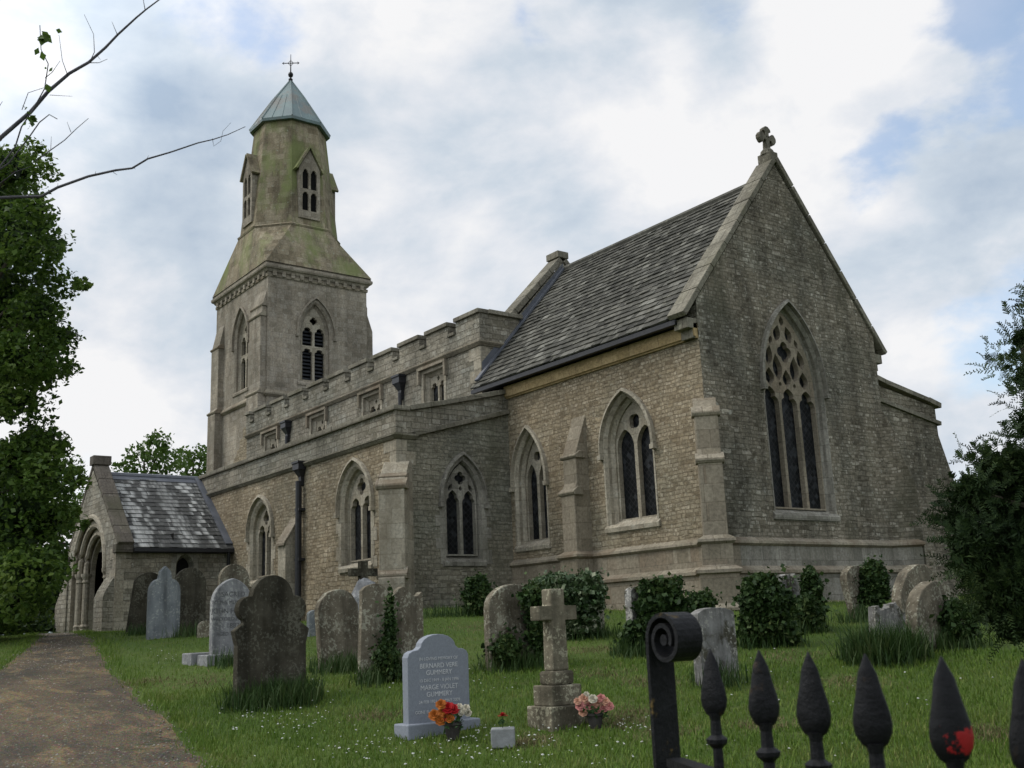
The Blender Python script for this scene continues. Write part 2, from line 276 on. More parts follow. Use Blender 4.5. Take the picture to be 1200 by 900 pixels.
# ------------------------------------------------------------------ mesh builder
class MB:
    def __init__(s): s.v = []; s.f = []
    def add(s, vs, fs):
        o = len(s.v); s.v += [tuple(p) for p in vs]; s.f += [tuple(i + o for i in f) for f in fs]
    def quad(s, a, b, c, d): s.add((a, b, c, d), ((0, 1, 2, 3),))
    def poly(s, pts): s.add(pts, (tuple(range(len(pts))),))
    def box(s, o, ax, ay, az):          # centre and three half-axes
        o, ax, ay, az = map(Vector, (o, ax, ay, az))
        vs = [o + ax * i + ay * j + az * k for k in (-1, 1) for i, j in ((-1, -1), (1, -1), (1, 1), (-1, 1))]
        fs = [(3, 2, 1, 0), (4, 5, 6, 7), (0, 1, 5, 4), (1, 2, 6, 5), (2, 3, 7, 6), (3, 0, 4, 7)]
        if ax.cross(ay).dot(az) < 0: fs = [f[::-1] for f in fs]
        s.add(vs, fs)
    def aabb(s, x0, x1, y0, y1, z0, z1):
        s.box(((x0 + x1) / 2, (y0 + y1) / 2, (z0 + z1) / 2), ((x1 - x0) / 2, 0, 0), (0, (y1 - y0) / 2, 0), (0, 0, (z1 - z0) / 2))
    def prism(s, loop, ext):            # planar loop (convex or not) extruded along ext, capped
        loop = [Vector(p) for p in loop]; ext = Vector(ext); n = len(loop)
        tr = tessellate_polygon([loop]); nrm = Vector((0, 0, 0))
        for i in range(n): nrm += loop[i].cross(loop[(i + 1) % n])
        flip = nrm.dot(ext) > 0
        a = loop; b = [p + ext for p in loop]
        fs = []
        for t in tr:
            tn = (loop[t[1]] - loop[t[0]]).cross(loop[t[2]] - loop[t[0]])
            t1 = t if tn.dot(ext) < 0 else t[::-1]
            fs.append(tuple(t1)); fs.append(tuple(i + n for i in t1[::-1]))
        for i in range(n):
            j = (i + 1) % n; q = (i, j, j + n, i + n); fs.append(q if flip else q[::-1])
        s.add(a + b, fs)
    def lathe(s, prof, o=(0, 0, 0), n=12, sx=1, sy=1, rot=0):
        vs = []; fs = []
        for r, z in prof:
            for k in range(n):
                a = 2 * math.pi * k / n + rot; vs.append((o[0] + r * math.cos(a) * sx, o[1] + r * math.sin(a) * sy, o[2] + z))
        for i in range(len(prof) - 1):
            for k in range(n): fs.append((i * n + k, i * n + (k + 1) % n, (i + 1) * n + (k + 1) % n, (i + 1) * n + k))
        fs.append(tuple(range(n))[::-1]); fs.append(tuple((len(prof) - 1) * n + k for k in range(n)))
        s.add(vs, fs)
    def tube(s, pts, rads, n=6):
        pts = [Vector(p) for p in pts]; vs = []; fs = []; prev = Vector((0, 0, 1))
        for i, p in enumerate(pts):
            d = (pts[min(i + 1, len(pts) - 1)] - pts[max(i - 1, 0)]).normalized()
            a = d.cross(prev if abs(d.dot(prev)) < .95 else Vector((1, 0, 0))).normalized(); b = d.cross(a)
            r = rads[i] if hasattr(rads, '__len__') else rads
            for k in range(n):
                t = 2 * math.pi * k / n; vs.append(p + a * (r * math.cos(t)) + b * (r * math.sin(t)))
        for i in range(len(pts) - 1):
            for k in range(n): fs.append((i * n + k, (i + 1) * n + k, (i + 1) * n + (k + 1) % n, i * n + (k + 1) % n))
        fs.append(tuple(range(n))); fs.append(tuple((len(pts) - 1) * n + k for k in range(n))[::-1])
        s.add(vs, fs)
    def build(s, name, mat, parent=None, smooth=False, bevel=0, root=None):
        me = bpy.data.meshes.new(name); me.from_pydata(s.v, [], s.f); me.update()
        n = len(me.loops); co = np.empty(len(me.vertices) * 3); me.vertices.foreach_get('co', co); co = co.reshape(-1, 3)
        vi = np.empty(n, 'i'); me.loops.foreach_get('vertex_index', vi)
        pn = np.empty(len(me.polygons) * 3); me.polygons.foreach_get('normal', pn); pn = pn.reshape(-1, 3)
        lt = np.empty(len(me.polygons), 'i'); me.polygons.foreach_get('loop_total', lt)
        nn = np.repeat(pn, lt, 0); t = np.stack([-nn[:, 1], nn[:, 0], np.zeros(n)], 1); L = np.linalg.norm(t, axis=1)
        flat = L < .05; t[flat] = (1, 0, 0); L[flat] = 1; t /= L[:, None]; bt = np.cross(nn, t)
        P = co[vi]; uv = np.stack([(P * t).sum(1), (P * bt).sum(1)], 1)
        me.uv_layers.new(name='UVMap').data.foreach_set('uv', uv.astype('f').ravel())
        if mat is not None: me.materials.append(mat)
        if smooth: me.polygons.foreach_set('use_smooth', np.ones(len(me.polygons), bool))
        o = bpy.data.objects.new(name, me); COL.objects.link(o)
        if parent is not None:
            o.parent = parent
            if root is not None: o.location = -root.location      # coordinates were given in the world; a part of a part keeps its parent's frame
        if bevel:
            bv = o.modifiers.new('bevel', 'BEVEL'); bv.width = bevel; bv.segments = 2; bv.limit_method = 'ANGLE'; bv.angle_limit = R(40)
        return o
def tag(o, label=None, cat=None, group=None, kind=None):
    for k, v in (('label', label), ('category', cat), ('group', group), ('kind', kind)):
        if v: o[k] = v
    return o
def empty(name, loc, rz=0):
    o = bpy.data.objects.new(name, None); COL.objects.link(o); o.location = loc; o.rotation_euler = (0, 0, rz); o.empty_display_size = .3; return o
def fast_mesh(name, V, F, mat, parent=None, smooth=False):
    """V (n,3), F (m,k) arrays"""
    me = bpy.data.meshes.new(name); m, k = F.shape
    me.vertices.add(len(V)); me.vertices.foreach_set('co', V.astype('f').ravel())
    me.loops.add(m * k); me.loops.foreach_set('vertex_index', F.astype('i').ravel())
    me.polygons.add(m); me.polygons.foreach_set('loop_start', np.arange(0, m * k, k, dtype='i'))
    me.update(calc_edges=True); me.validate()
    if mat: me.materials.append(mat)
    if smooth: me.polygons.foreach_set('use_smooth', np.ones(m, bool))
    o = bpy.data.objects.new(name, me); COL.objects.link(o)
    if parent: o.parent = parent
    return o

# ------------------------------------------------------------------ wall frames, openings
class Frame:
    """a vertical wall plane: u runs to the right seen from outside, v up, n out"""
    def __init__(s, o, u, n): s.o, s.u, s.n = Vector(o), Vector(u), Vector(n)
    def p(s, u, v, d=0): return s.o + s.u * u + Vector((0, 0, v)) + s.n * d
    def loop(s, L, d=0): return [s.p(u, v, d) for u, v in L]
def fS(y): return Frame((0, y, 0), (1, 0, 0), (0, -1, 0))
def fE(x): return Frame((x, 0, 0), (0, 1, 0), (1, 0, 0))
def sheet(mb, fr, loops, d=0, back=False):
    """flat sheet with holes, facing out"""
    flat = [Vector((u, v, 0)) for L in loops for u, v in L]
    tr = tessellate_polygon([[Vector((u, v, 0)) for u, v in L] for L in loops])
    fs = []
    for t in tr:
        a, b, c = (flat[i] for i in t)
        s = (b - a).cross(c - a).z
        if abs(s) < 1e-9: continue
        t = tuple(t) if (s > 0) != back else tuple(t[::-1]); fs.append(t)
    mb.add([fr.p(q.x, q.y, d) for q in flat], fs)
def bridge(mb, fr, A, da, B, db, close=True, inward=True):
    n = len(A)
    for i in range(n if close else n - 1):
        j = (i + 1) % n
        q = (fr.p(*A[i], da), fr.p(*A[j], da), fr.p(*B[j], db), fr.p(*B[i], db)); mb.quad(*(q if inward else q[::-1]))
def plate(mb, fr, outer, holes, d0, d1):
    sheet(mb, fr, [outer] + holes, d0)
    for h in holes: bridge(mb, fr, h, d0, h, d1)
def arch(cu, zs, half, spring, apex, n=9):
    r = max(apex - spring, half * 1.001); Rr = (half * half + r * r) / (2 * half); th = math.acos(max(-1, (Rr - half) / Rr))
    L = [(cu - half, zs), (cu + half, zs)]
    for i in range(n): a = th * i / n; L.append((cu + half - Rr + Rr * math.cos(a), spring + Rr * math.sin(a)))
    L.append((cu, spring + Rr * math.sin(th)))
    for i in range(n - 1, -1, -1): a = th * i / n; L.append((cu - half + Rr - Rr * math.cos(a), spring + Rr * math.sin(a)))
    return L
def light_hole(cu, z0, half, spring, apex, cusp=0.0, n=14):
    L = arch(cu, z0, half, spring, apex, n)
    if cusp:
        h = 2; m = len(L) - 2; out = L[:2]
        for i, (u, v) in enumerate(L[2:]):
            t = i / (m - 1); b = sum(math.exp(-((t - c) / .055) ** 2) for c in (.2, .8)) * cusp
            du, dv = cu - u, (spring + (apex - spring) * .3) - v; l = math.hypot(du, dv) or 1
            out.append((u + du / l * b * half, v + dv / l * b * half))
        L = out
    return L
def foil(cu, cz, r, lobes=4, n=32, dep=.3, rot=0.0):
    return [(cu + r * (1 - dep + dep * abs(math.cos(lobes / 2 * (a - rot)))) * math.cos(a), cz + r * (1 - dep + dep * abs(math.cos(lobes / 2 * (a - rot)))) * math.sin(a)) for a in (2 * math.pi * k / n for k in range(n))]
def circle(cu, cz, r, n=20): return [(cu + r * math.cos(2 * math.pi * k / n), cz + r * math.sin(2 * math.pi * k / n)) for k in range(n)]
def dagger(cu, cz, h, w, rot=0, n=8):
    pts = []
    for k in range(n): t = k / n; pts.append((w / 2 * math.sin(math.pi * t) * (1.25 - .5 * t), -h / 2 + h * t))
    pts.append((0, h / 2))
    for k in range(n - 1, 0, -1): t = k / n; pts.append((-w / 2 * math.sin(math.pi * t) * (1.25 - .5 * t), -h / 2 + h * t))
    c, s = math.cos(rot), math.sin(rot)
    return [(cu + x * c - y * s, cz + x * s + y * c) for x, y in pts]

GL = {}
def glass_mat():
    m, nt, b = mat_base('leaded_glass', .5, .12); g = NT(nt); tc = g.n('ShaderNodeTexCoord'); uv = tc.outputs['UV']
    rot = g.n('ShaderNodeMapping', {'Vector': uv, 'Rotation': (0, 0, R(45))}).outputs[0]
    br = g.n('ShaderNodeTexBrick', {'Vector': rot, 'Color1': (0, 0, 0), 'Color2': (1, 1, 1), 'Scale': 1.0, 'Mortar Size': .006, 'Brick Width': .095, 'Row Height': .095, 'Mortar': (.5, .5, .5)}); br.offset = 0
    t = g.n('ShaderNodeSeparateColor', {0: br.outputs[0]}).outputs[0]
    nz = g.noise(uv, 5, 4, .6)[0]
    col = g.ramp(g.math('MULTIPLY', g.math('ADD', t, nz), .5), [(.3, (.003, .0035, .004)), (.6, (.007, .008, .009)), (.85, (.04, .043, .047))])
    col = g.mix(br.outputs[1], col, (.02, .02, .02)); nt.links.new(col, b.inputs['Base Color'])
    bp = g.n('ShaderNodeBump', {'Height': g.math('ADD', t, nz), 'Strength': .5, 'Distance': .01}); nt.links.new(bp.outputs[0], b.inputs['Normal'])
    return m
M['glass'] = glass_mat()

church = empty('church', (-24.0, 16.0, 0.2))
tag(church, 'old limestone parish church with spired tower, battlemented nave and steep slate chancel roof', 'church')
def part(mb, name, mat, parent=church, label=None, **k):
    o = mb.build(name, M[mat] if isinstance(mat, str) else mat, parent, root=church if parent is church else None, **k)
    if label: o['label'] = label
    return o

def keep_apart(outer, holes, gap=.010):
    """drop tracery holes that would run into a neighbour or the frame"""
    def inside(p, L):
        c = False
        for i in range(len(L)):
            (x0, y0), (x1, y1) = L[i - 1], L[i]
            if (y0 > p[1]) != (y1 > p[1]) and p[0] < (x1 - x0) * (p[1] - y0) / (y1 - y0) + x0: c = not c
        return c
    def dist(p, L):
        best = 9
        for i in range(len(L)):
            (x0, y0), (x1, y1) = L[i - 1], L[i]; dx, dy = x1 - x0, y1 - y0; l = dx * dx + dy * dy or 1e-9
            t = max(0, min(1, ((p[0] - x0) * dx + (p[1] - y0) * dy) / l)); best = min(best, math.hypot(p[0] - x0 - t * dx, p[1] - y0 - t * dy))
        return best
    ok = []
    for h in holes:
        if any(not inside(p, outer) or dist(p, outer) < gap for p in h): print('tracery hole outside', [round(q, 2) for q in h[0]]); continue
        if any(inside(p, o) or dist(p, o) < gap for o in ok for p in h): print('tracery holes touch', [round(q, 2) for q in h[0]]); continue
        ok.append(h)
    return ok
def window(fr, cu, sill, half, spring, apex, lights, recess=.28, splay=.13, holes=None, surround=.15, hood=True, mat='ashlar', name='window', fill='glass', label=None, slats=None, steps=True, blocks=True, tmat=None):
    """returns the loop to cut in the wall; builds surround > tracery, glass, hood_mould"""
    A = arch(cu, sill, half, spring, apex); B = arch(cu, sill + .10, half - splay, spring, apex - splay * 1.25)
    mb = MB(); d0 = .012
    O = arch(cu, sill - .16, half + surround, spring, apex + surround * 1.2)
    bridge(mb, fr, O, d0, A, d0)
    bridge(mb, fr, O, -.02, O, d0)
    if steps:
        A1 = arch(cu, sill + .03, half - splay * .45, spring, apex - splay * .5)
        bridge(mb, fr, A, d0, A1, -.05); bridge(mb, fr, A1, -.05, A1, -.13); bridge(mb, fr, A1, -.13, B, -.2); bridge(mb, fr, B, -.2, B, -recess)
    else: bridge(mb, fr, A, d0, B, -recess)
    z = sill - .1; k = 0
    while blocks and z < spring - .25:                                    # long and short jamb stones
        h = rnd.uniform(.24, .38); w = .17 if k % 2 else .05
        for sgn in (-1, 1):
            ww = w if sgn < 0 else .22 - w
            u0 = cu + sgn * (half + surround); u1 = u0 + sgn * ww
            mb.box(fr.p((u0 + u1) / 2, z + h / 2, .002), fr.u * (abs(ww) / 2), Vector((0, 0, h / 2 - .006)), fr.n * .007)
        z += h; k += 1
    w = part(mb, name, mat, label=label)
    tr = MB(); plate(tr, fr, B, keep_apart(B, holes), -recess + .1, -recess - .03)
    sb = MB()
    sb.prism([fr.p(cu - half - .08, sill + .015, 0), fr.p(cu - half - .08, sill - .14, 0), fr.p(cu - half - .08, sill - .14, .05), fr.p(cu - half - .08, sill - .05, .06)], fr.u * (2 * half + .16))
    part(tr, 'tracery', tmat or mat, w); part(sb, 'sill', mat, w)
    gm = MB(); sheet(gm, fr, [arch(cu, sill, half - splay + .02, spring, apex - splay)], -recess - .02)
    if fill == 'glass': part(gm, 'glass', 'glass', w)
    else:
        sheet(gm, fr, [arch(cu, sill, half - splay + .02, spring, apex - splay)], -recess - .3); gm2 = MB(); gm2.v, gm2.f = gm.v, gm.f
        gm = MB(); sheet(gm, fr, [arch(cu, sill, half - splay + .02, spring, apex - splay)], -recess - .22); part(gm, 'dark_backing', 'void', w)
        lv = MB(); zz = slats[0]
        while zz < slats[1]:
            lv.box(fr.p(cu, zz, -recess - .10), fr.u * (half - splay), fr.n * .07 + Vector((0, 0, -.055)), Vector((0, 0, .012)) + fr.n * .012); zz += slats[2]
        part(lv, 'louvres', 'louver', w)
    if hood:
        hm = MB(); e0, e1 = surround + .0, surround + .055
        I = arch(cu, spring, half + e0, spring, apex + e0 * 1.2, 12)[2:]; X = arch(cu, spring, half + e1, spring, apex + e1 * 1.25, 12)[2:]
        drop = .12 if apex - spring > .8 else .05
        I = [(I[0][0], I[0][1] - drop)] + I + [(I[-1][0], I[-1][1] - drop)]; X = [(X[0][0], X[0][1] - drop)] + X + [(X[-1][0], X[-1][1] - drop)]
        bridge(hm, fr, X, .09, I, .11, close=False); bridge(hm, fr, I, .11, I, .0, close=False); bridge(hm, fr, X, 0, X, .09, close=False)
        for q, r_ in ((I[0], X[0]), (I[-1], X[-1])):
            c = fr.p((q[0] + r_[0]) / 2, q[1] - .04, .06); hm.box(c, fr.u * .055, Vector((0, 0, .05)), fr.n * .06)
        part(hm, 'hood_mould', mat, w)
    return A

def sweep(mb, pts, prof):
    """profile (offset, z) carried along plan points with mitres; outward is to the right of travel"""
    pts = [Vector((p[0], p[1], 0)) for p in pts]; n = len(pts); off = []
    for i in range(n):
        d0 = (pts[i] - pts[i - 1]).normalized() if i else None; d1 = (pts[i + 1] - pts[i]).normalized() if i < n - 1 else None
        n0 = Vector((d0.y, -d0.x, 0)) if d0 else None; n1 = Vector((d1.y, -d1.x, 0)) if d1 else None
        if n0 is None: off.append(n1)
        elif n1 is None: off.append(n0)
        else:
            m = n0 + n1; off.append(m / max(.35, m.dot(n0)) if m.length > .05 else n0)
    for i in range(n - 1):
        for j in range(len(prof) - 1):
            (oa, za), (ob, zb) = prof[j], prof[j + 1]
            a = pts[i] + off[i] * oa; b = pts[i + 1] + off[i + 1] * oa; c = pts[i + 1] + off[i + 1] * ob; d = pts[i] + off[i] * ob
            mb.quad((a.x, a.y, za), (b.x, b.y, za), (c.x, c.y, zb), (d.x, d.y, zb))
    for i, rev in ((0, False), (n - 1, True)):
        L = [(pts[i] + off[i] * o_) for o_, z_ in prof]; L = [(p.x, p.y, z_) for p, (o_, z_) in zip(L, prof)]
        if len(L) > 2: mb.poly(L[::-1] if rev else L)
def string_prof(z, h=.14, p=.09): return [(-.02, z - h), (p * .3, z - h), (p, z - h * .45), (p, z - h * .2), (-.02, z)]
def buttress(mb, c, d, width, prof, inset=.35):
    """prism of a stepped profile (reach, z), bottom to top, standing out of a wall or corner"""
    c = Vector((c[0], c[1], 0)); d = Vector((d[0], d[1], 0)).normalized(); e = Vector((-d.y, d.x, 0))
    L = [(-inset, prof[0][1])] + list(prof) + [(-inset, prof[-1][1])]
    mb.prism([c - e * (width / 2) + d * p + Vector((0, 0, z)) for p, z in L], e * width)
def drip(mb, c, d, width, p, z, h=.09, out=.05, back=.25):
    c = Vector((c[0], c[1], 0)); d = Vector((d[0], d[1], 0)).normalized(); e = Vector((-d.y, d.x, 0))
    L = [(p - back, z - h), (p + out * .4, z - h), (p + out, z - h * .4), (p + out, z - h * .1), (p - back * .4, z + h * 1.2), (p - back, z + h * 1.2)]
    mb.prism([c - e * (width / 2 + out) + d * a + Vector((0, 0, b)) for a, b in L], e * (width + 2 * out))
def beam(mb, a, b, side, w, h):
    """bar from a to b, w wide along side, h tall, resting on the line"""
    a, b, side = Vector(a), Vector(b), Vector(side).normalized(); d = (b - a).normalized(); upv = side.cross(d)
    if upv.z < 0: upv = -upv
    mb.box((a + b) / 2 + upv * (h / 2), (b - a) / 2, side * (w / 2), upv * (h / 2))
def quoins(mb, corner, u1, u2, z0, z1):
    """long and short corner stones, a few mm proud"""
    z = z0; k = 0; c = Vector((corner[0], corner[1], 0)); u1 = Vector((*u1, 0)); u2 = Vector((*u2, 0))
    while z < z1 - .1:
        h = min(rnd.uniform(.24, .36), z1 - z); a, b = ((.5, .26) if k % 2 else (.28, .46)); a *= rnd.uniform(.85, 1.15); b *= rnd.uniform(.85, 1.15); e = .006 + rnd.uniform(0, .004)
        mb.box(c + u1 * (a / 2 - e / 2) - u2 * (-.0) + u2 * (b / 2 - e / 2) + Vector((0, 0, z + h / 2)), u1 * (a / 2 + e / 2), u2 * (b / 2 + e / 2), Vector((0, 0, h / 2 - .005)))
        z += h; k += 1
def slates(mb, p0, du, dv, W, Lh, rows, w0, th=.02):
    """overlapping slates on a slope: p0 lower left, du along the eaves, dv up the slope"""
    p0, du, dv = Vector(p0), Vector(du).normalized(), Vector(dv).normalized(); nn = du.cross(dv)
    v = 0.0
    hs = [rows[0] + (rows[1] - rows[0]) * (i / 60) for i in range(61)]; i = 0
    while v < Lh - .02:
        h = min(hs[min(i, 60)], Lh - v); u = -rnd.uniform(0, w0 * .6)
        while u < W:
            w = w0 * rnd.uniform(.6, 1.35) * (h / rows[0] * .5 + .5); a, b = max(u, 0), min(u + w - .006, W)
            if b - a > .03:
                t = th * rnd.uniform(.7, 1.6); sag = rnd.uniform(-.012, .012); lo = v - .012 + rnd.uniform(-.012, .012)
                P = lambda uu, vv, k: p0 + du * uu + dv * vv + nn * k
                k0 = t + .012 + rnd.uniform(0, .012); k1 = .008
                vs = [P(a, lo, 0), P(b, lo, 0), P(b, v + h + .03, 0), P(a, v + h + .03, 0), P(a, lo + sag, k0), P(b, lo - sag, k0), P(b, v + h + .03, k1), P(a, v + h + .03, k1)]
                mb.add(vs, [(0, 1, 5, 4), (1, 2, 6, 5), (3, 0, 4, 7), (4, 5, 6, 7)])
            u += w
        v += h; i += 1

# ================================================================== CHURCH
GZ = -0.3                                   # walls start below the turf
EX, SY, NY, AX = -14.25, 15.58, 21.6, 18.55   # chancel: east wall, south wall, north wall, axis
WX = -21.9                                  # nave east wall
FE_, FSc = fE(EX), fS(SY)
# ---- chancel windows
def two_light_circle(cu, half, sill, spring, apex, splay=.13):
    hb = half - splay; m, b = .10, .045; lw = (2 * hb - m - 2 * b) / 4; c = m / 2 + lw; rise = apex - splay * 1.25 - spring
    lz = spring + rise * .12; H_ = []
    for s in (-1, 1): H_.append(light_hole(cu + s * c, sill + .14, lw, lz - .12, lz + .30, .0))
    H_.append(foil(cu, spring + rise * .56, .185 * hb / .68, 4, 40, .16, math.pi / 4))
    return H_
def two_light_cusped(cu, half, sill, spring, apex, splay=.13):
    hb = half - splay; m, b = .085, .04; lw = (2 * hb - m - 2 * b) / 4; c = m / 2 + lw; rise = apex - splay * 1.25 - spring
    H_ = [light_hole(cu + s * c, sill + .14, lw, spring - .10, spring + .22, .2) for s in (-1, 1)]
    H_.append(foil(cu, spring + rise * .60, .36 * hb, 4, 40, .34))
    for s in (-1, 1): H_.append(dagger(cu + s * hb * .64, spring + rise * .33, .22, .10, s * .55))
    H_.append(dagger(cu, spring + rise * .30, .13, .09, math.pi)); H_.append(dagger(cu, spring + rise * .86, .11, .07, 0))
    return H_
ch_holes = []
for cu, half, sill, sp, ap, lab in ((-16.55, .76, 2.02, 3.70, 4.84, None), (-20.02, .60, 1.86, 3.40, 4.62, None)):
    ch_holes.append(window(FSc, cu, sill, half, sp, ap, 2, .34, .13, two_light_circle(cu, half, sill, sp, ap), .045, blocks=False))
e_holes = []
cu, half, sill, sp, ap = 18.44, 1.0, 2.06, 4.85, 6.68
hb = half - .10; m_, b_ = .085, .03; lw = (2 * hb - 2 * m_ - 2 * b_) / 6
TH = [light_hole(cu + s * (2 * lw + m_), sill + .14, lw, 4.42, 4.80, .24) for s in (-1, 0, 1)]
for (u, z, h_, wd_, r_) in ((-.57, 5.03, .40, .30, 0), (.57, 5.03, .40, .30, 0), (0, 5.03, .40, .28, 0), (-.285, 5.26, .62, .30, .10), (.285, 5.26, .62, .30, -.10), (-.53, 5.50, .46, .24, -.22), (.53, 5.50, .46, .24, .22),
                           (-.19, 6.04, .40, .24, -.30), (.19, 6.04, .40, .24, .30), (0, 6.34, .24, .15, 0), (-.43, 5.86, .22, .11, -.42), (.43, 5.86, .22, .11, .42), (-.24, 4.88, .12, .10, 0), (.24, 4.88, .12, .10, 0)):
    TH.append(dagger(cu + u, z, h_, wd_, r_))
TH.append(foil(cu, 5.62, .24, 4, 40, .3))
e_holes.append(window(FE_, cu, sill, half, sp, ap, 3, .26, .10, TH, .03, name='east_window', mat='ashlar_grey', tmat='ashlar_tan', blocks=False, label='tall three light window with flowing tracery'))
# ---- chancel walls
ez, gz = 5.72, 9.86
mb = MB(); sheet(mb, FSc, [[(WX, GZ), (EX, GZ), (EX, ez), (WX, ez)]] + ch_holes); part(mb, 'chancel_south_wall', 'rubble_south')
mb = MB(); sheet(mb, FE_, [[(SY, GZ), (NY, GZ), (NY, 6.35), (AX, 10.03), (SY, 6.35)]] + e_holes)
mb.quad((EX, NY, GZ), (WX, NY, GZ), (WX, NY, ez), (EX, NY, ez))
mb.poly([(EX - .4, SY, 6.3), (EX - .4, AX, 10.03), (EX - .4, NY, 6.3)]); mb.quad((EX - .4, SY, 5.6), (EX, SY, 5.6), (EX, SY, 6.32), (EX - .4, SY, 6.32)); mb.quad((EX, NY, 5.6), (EX - .4, NY, 5.6), (EX - .4, NY, 6.32), (EX, NY, 6.32))
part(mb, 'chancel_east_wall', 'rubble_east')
# ---- chancel roof
slope = Vector((0, AX - (SY - .34), 9.78 - 5.98)); rid = (AX, 9.78)
mb = MB(); x0, x1 = WX + .02, EX - .32
mb.quad((x0, SY - .30, 5.97), (x1, SY - .30, 5.97), (x1, AX, 9.72), (x0, AX, 9.72)); mb.quad((x1, NY + .34, 5.97), (x0, NY + .34, 5.97), (x0, AX, 9.72), (x1, AX, 9.72))
slates(mb, (x0, SY - .34, 5.98), (1, 0, 0), slope, x1 - x0, slope.length, (.205, .115), .24)
mb.tube([(x0, AX, 9.80), (x1, AX, 9.80)], .09, 8)
part(mb, 'chancel_roof', 'slate')
mb = MB(); mb.box((WX + (EX - .3 - WX) / 2, SY - .30, 5.90), ((EX - .3 - WX) / 2, 0, 0), (0, .055, 0), (0, 0, .05)); mb.box(((WX + EX) / 2, SY - .16, 5.90), ((EX - .5 - WX) / 2, 0, 0), (0, .11, 0), (0, 0, .02))
part(mb, 'gutter', 'black_pipe')
mb = MB(); sweep(mb, [(-20.8, SY), (EX - .02, SY)], [(-.02, 5.54), (.05, 5.54), (.06, 5.57), (.10, 5.58), (.12, 5.72), (.11, 5.84), (.0, 5.86)]); part(mb, 'cornice', 'cornice')
# ---- gable coping with kneelers, apex cross
mb = MB(); sl = (gz + .22 - 5.95) / (AX - (SY - .36))
for sgn, yy in ((1, SY - .36), (-1, NY + .36)):
    a = Vector((EX - .19, yy, 5.95)); b = Vector((EX - .19, AX, 5.95 + sl * abs(AX - yy)))
    n_ = 7
    for k in range(n_):
        p, q = a.lerp(b, k / n_), a.lerp(b, (k + 1) / n_ - .003); beam(mb, p, q, (1, 0, 0), .47 + rnd.uniform(-.01, .01), .12 + rnd.uniform(-.008, .008))
    mb.box((EX - .21, yy + sgn * .22, 5.84), (.19, 0, 0), (0, .15, 0), (0, 0, .11)); mb.box((EX - .21, yy + sgn * .30, 5.64), (.16, 0, 0), (0, .07, 0), (0, 0, .10))
mb.box((EX - .16, AX, gz + .36), (.19, 0, 0), (0, .13, 0), (0, 0, .13))
part(mb, 'gable_coping', 'coping', bevel=.015)
mb = MB(); cz = gz + .46; cxp = EX - .16
mb.lathe([(.17, 0), (.15, .1), (.09, .16), (.085, .30)], (cxp, AX, cz), 8)
for d in ((0, 1, 0), (0, -1, 0), (0, 0, 1)):
    d = Vector(d); c0 = Vector((cxp, AX, cz + .42)); s_ = Vector((1, 0, 0)); t_ = d.cross(s_)
    mb.prism([c0 + t_ * .055 - s_ * .06, c0 + d * .13 + t_ * .055 - s_ * .06, c0 + d * .17 + t_ * .13 - s_ * .06, c0 + d * .23 + t_ * .12 - s_ * .06, c0 + d * .29 + t_ * .04 - s_ * .06, c0 + d * .29 - t_ * .04 - s_ * .06, c0 + d * .23 - t_ * .12 - s_ * .06, c0 + d * .17 - t_ * .13 - s_ * .06, c0 + d * .13 - t_ * .055 - s_ * .06, c0 - t_ * .055 - s_ * .06], s_ * .12)
mb.box((cxp, AX, cz + .38), (.058, 0, 0), (0, .06, 0), (0, 0, .12))
part(mb, 'gable_cross', 'coping', bevel=.012)
# ---- plinth, diagonal buttresses of the chancel
r2 = 2 ** .5
def diag(c, sx, sy, w, p):      # plan corners of a diagonal buttress at a corner, in order of travel round the building
    c = Vector((*c, 0)); d = Vector((sx, sy, 0)).normalized(); e = Vector((-d.y, d.x, 0))
    return c + d * p - e * w / 2, c + d * p + e * w / 2
SEc, NEc = (EX, SY), (EX, NY)
w_, p_ = .46, .40
a1, a2 = diag(SEc, 1, -1, w_, p_); b1, b2 = diag(NEc, 1, 1, w_, p_)
bx0, bx1, bp = -18.34, -17.88, .46
plan = [(-20.82, SY), (bx0, SY), (bx0, SY - bp), (bx1, SY - bp), (bx1, SY), (EX - w_ / r2, SY), a1[:2], a2[:2], (EX, SY + w_ / r2), (EX, NY - w_ / r2), b1[:2], b2[:2], (EX - w_ / r2, NY)]
mb = MB(); PE = MB()
for q_, pl_ in ((mb, plan[:9] + [(EX, SY + .62)]), (PE, [(EX, SY + .62)] + plan[9:])): sweep(q_, pl_, [(.17, GZ), (.17, .14), (.14, .2), (.14, .80)]); sweep(q_, pl_, [(.06, .9), (.06, 1.38)])
part(mb, 'plinth', 'ashlar_tan'); mb = PE; part(mb, 'plinth', 'ashlar_grey', label='lichened grey plinth under the east window')
mb = MB(); sweep(mb, plan, [(.13, .79), (.20, .82), (.205, .88), (.06, .97)]); sweep(mb, plan, [(-.02, 1.36), (.07, 1.365), (.13, 1.41), (.125, 1.46), (-.02, 1.55)]); sweep(mb, plan, [(.16, .12), (.21, .12), (.21, .17), (.15, .25)]); part(mb, 'plinth_moulding', 'string')
mb = MB(); buttress(mb, SEc, (1, -1), w_, [(p_, GZ), (p_, 3.0), (p_ - .12, 3.22), (p_ - .12, 3.95), (-.02, 4.30)])
part(mb, 'buttress', 'ashlar_tan', bevel=.022, label='diagonal buttress at the south east corner')
mb = MB(); drip(mb, SEc, (1, -1), w_, p_ - .0, 3.02, .1); part(mb, 'weathering', 'string', bevel=.018)
mb = MB(); drip(mb, SEc, (1, -1), w_, p_ - .12, 3.97, .1); part(mb, 'weathering', 'string', bevel=.018)
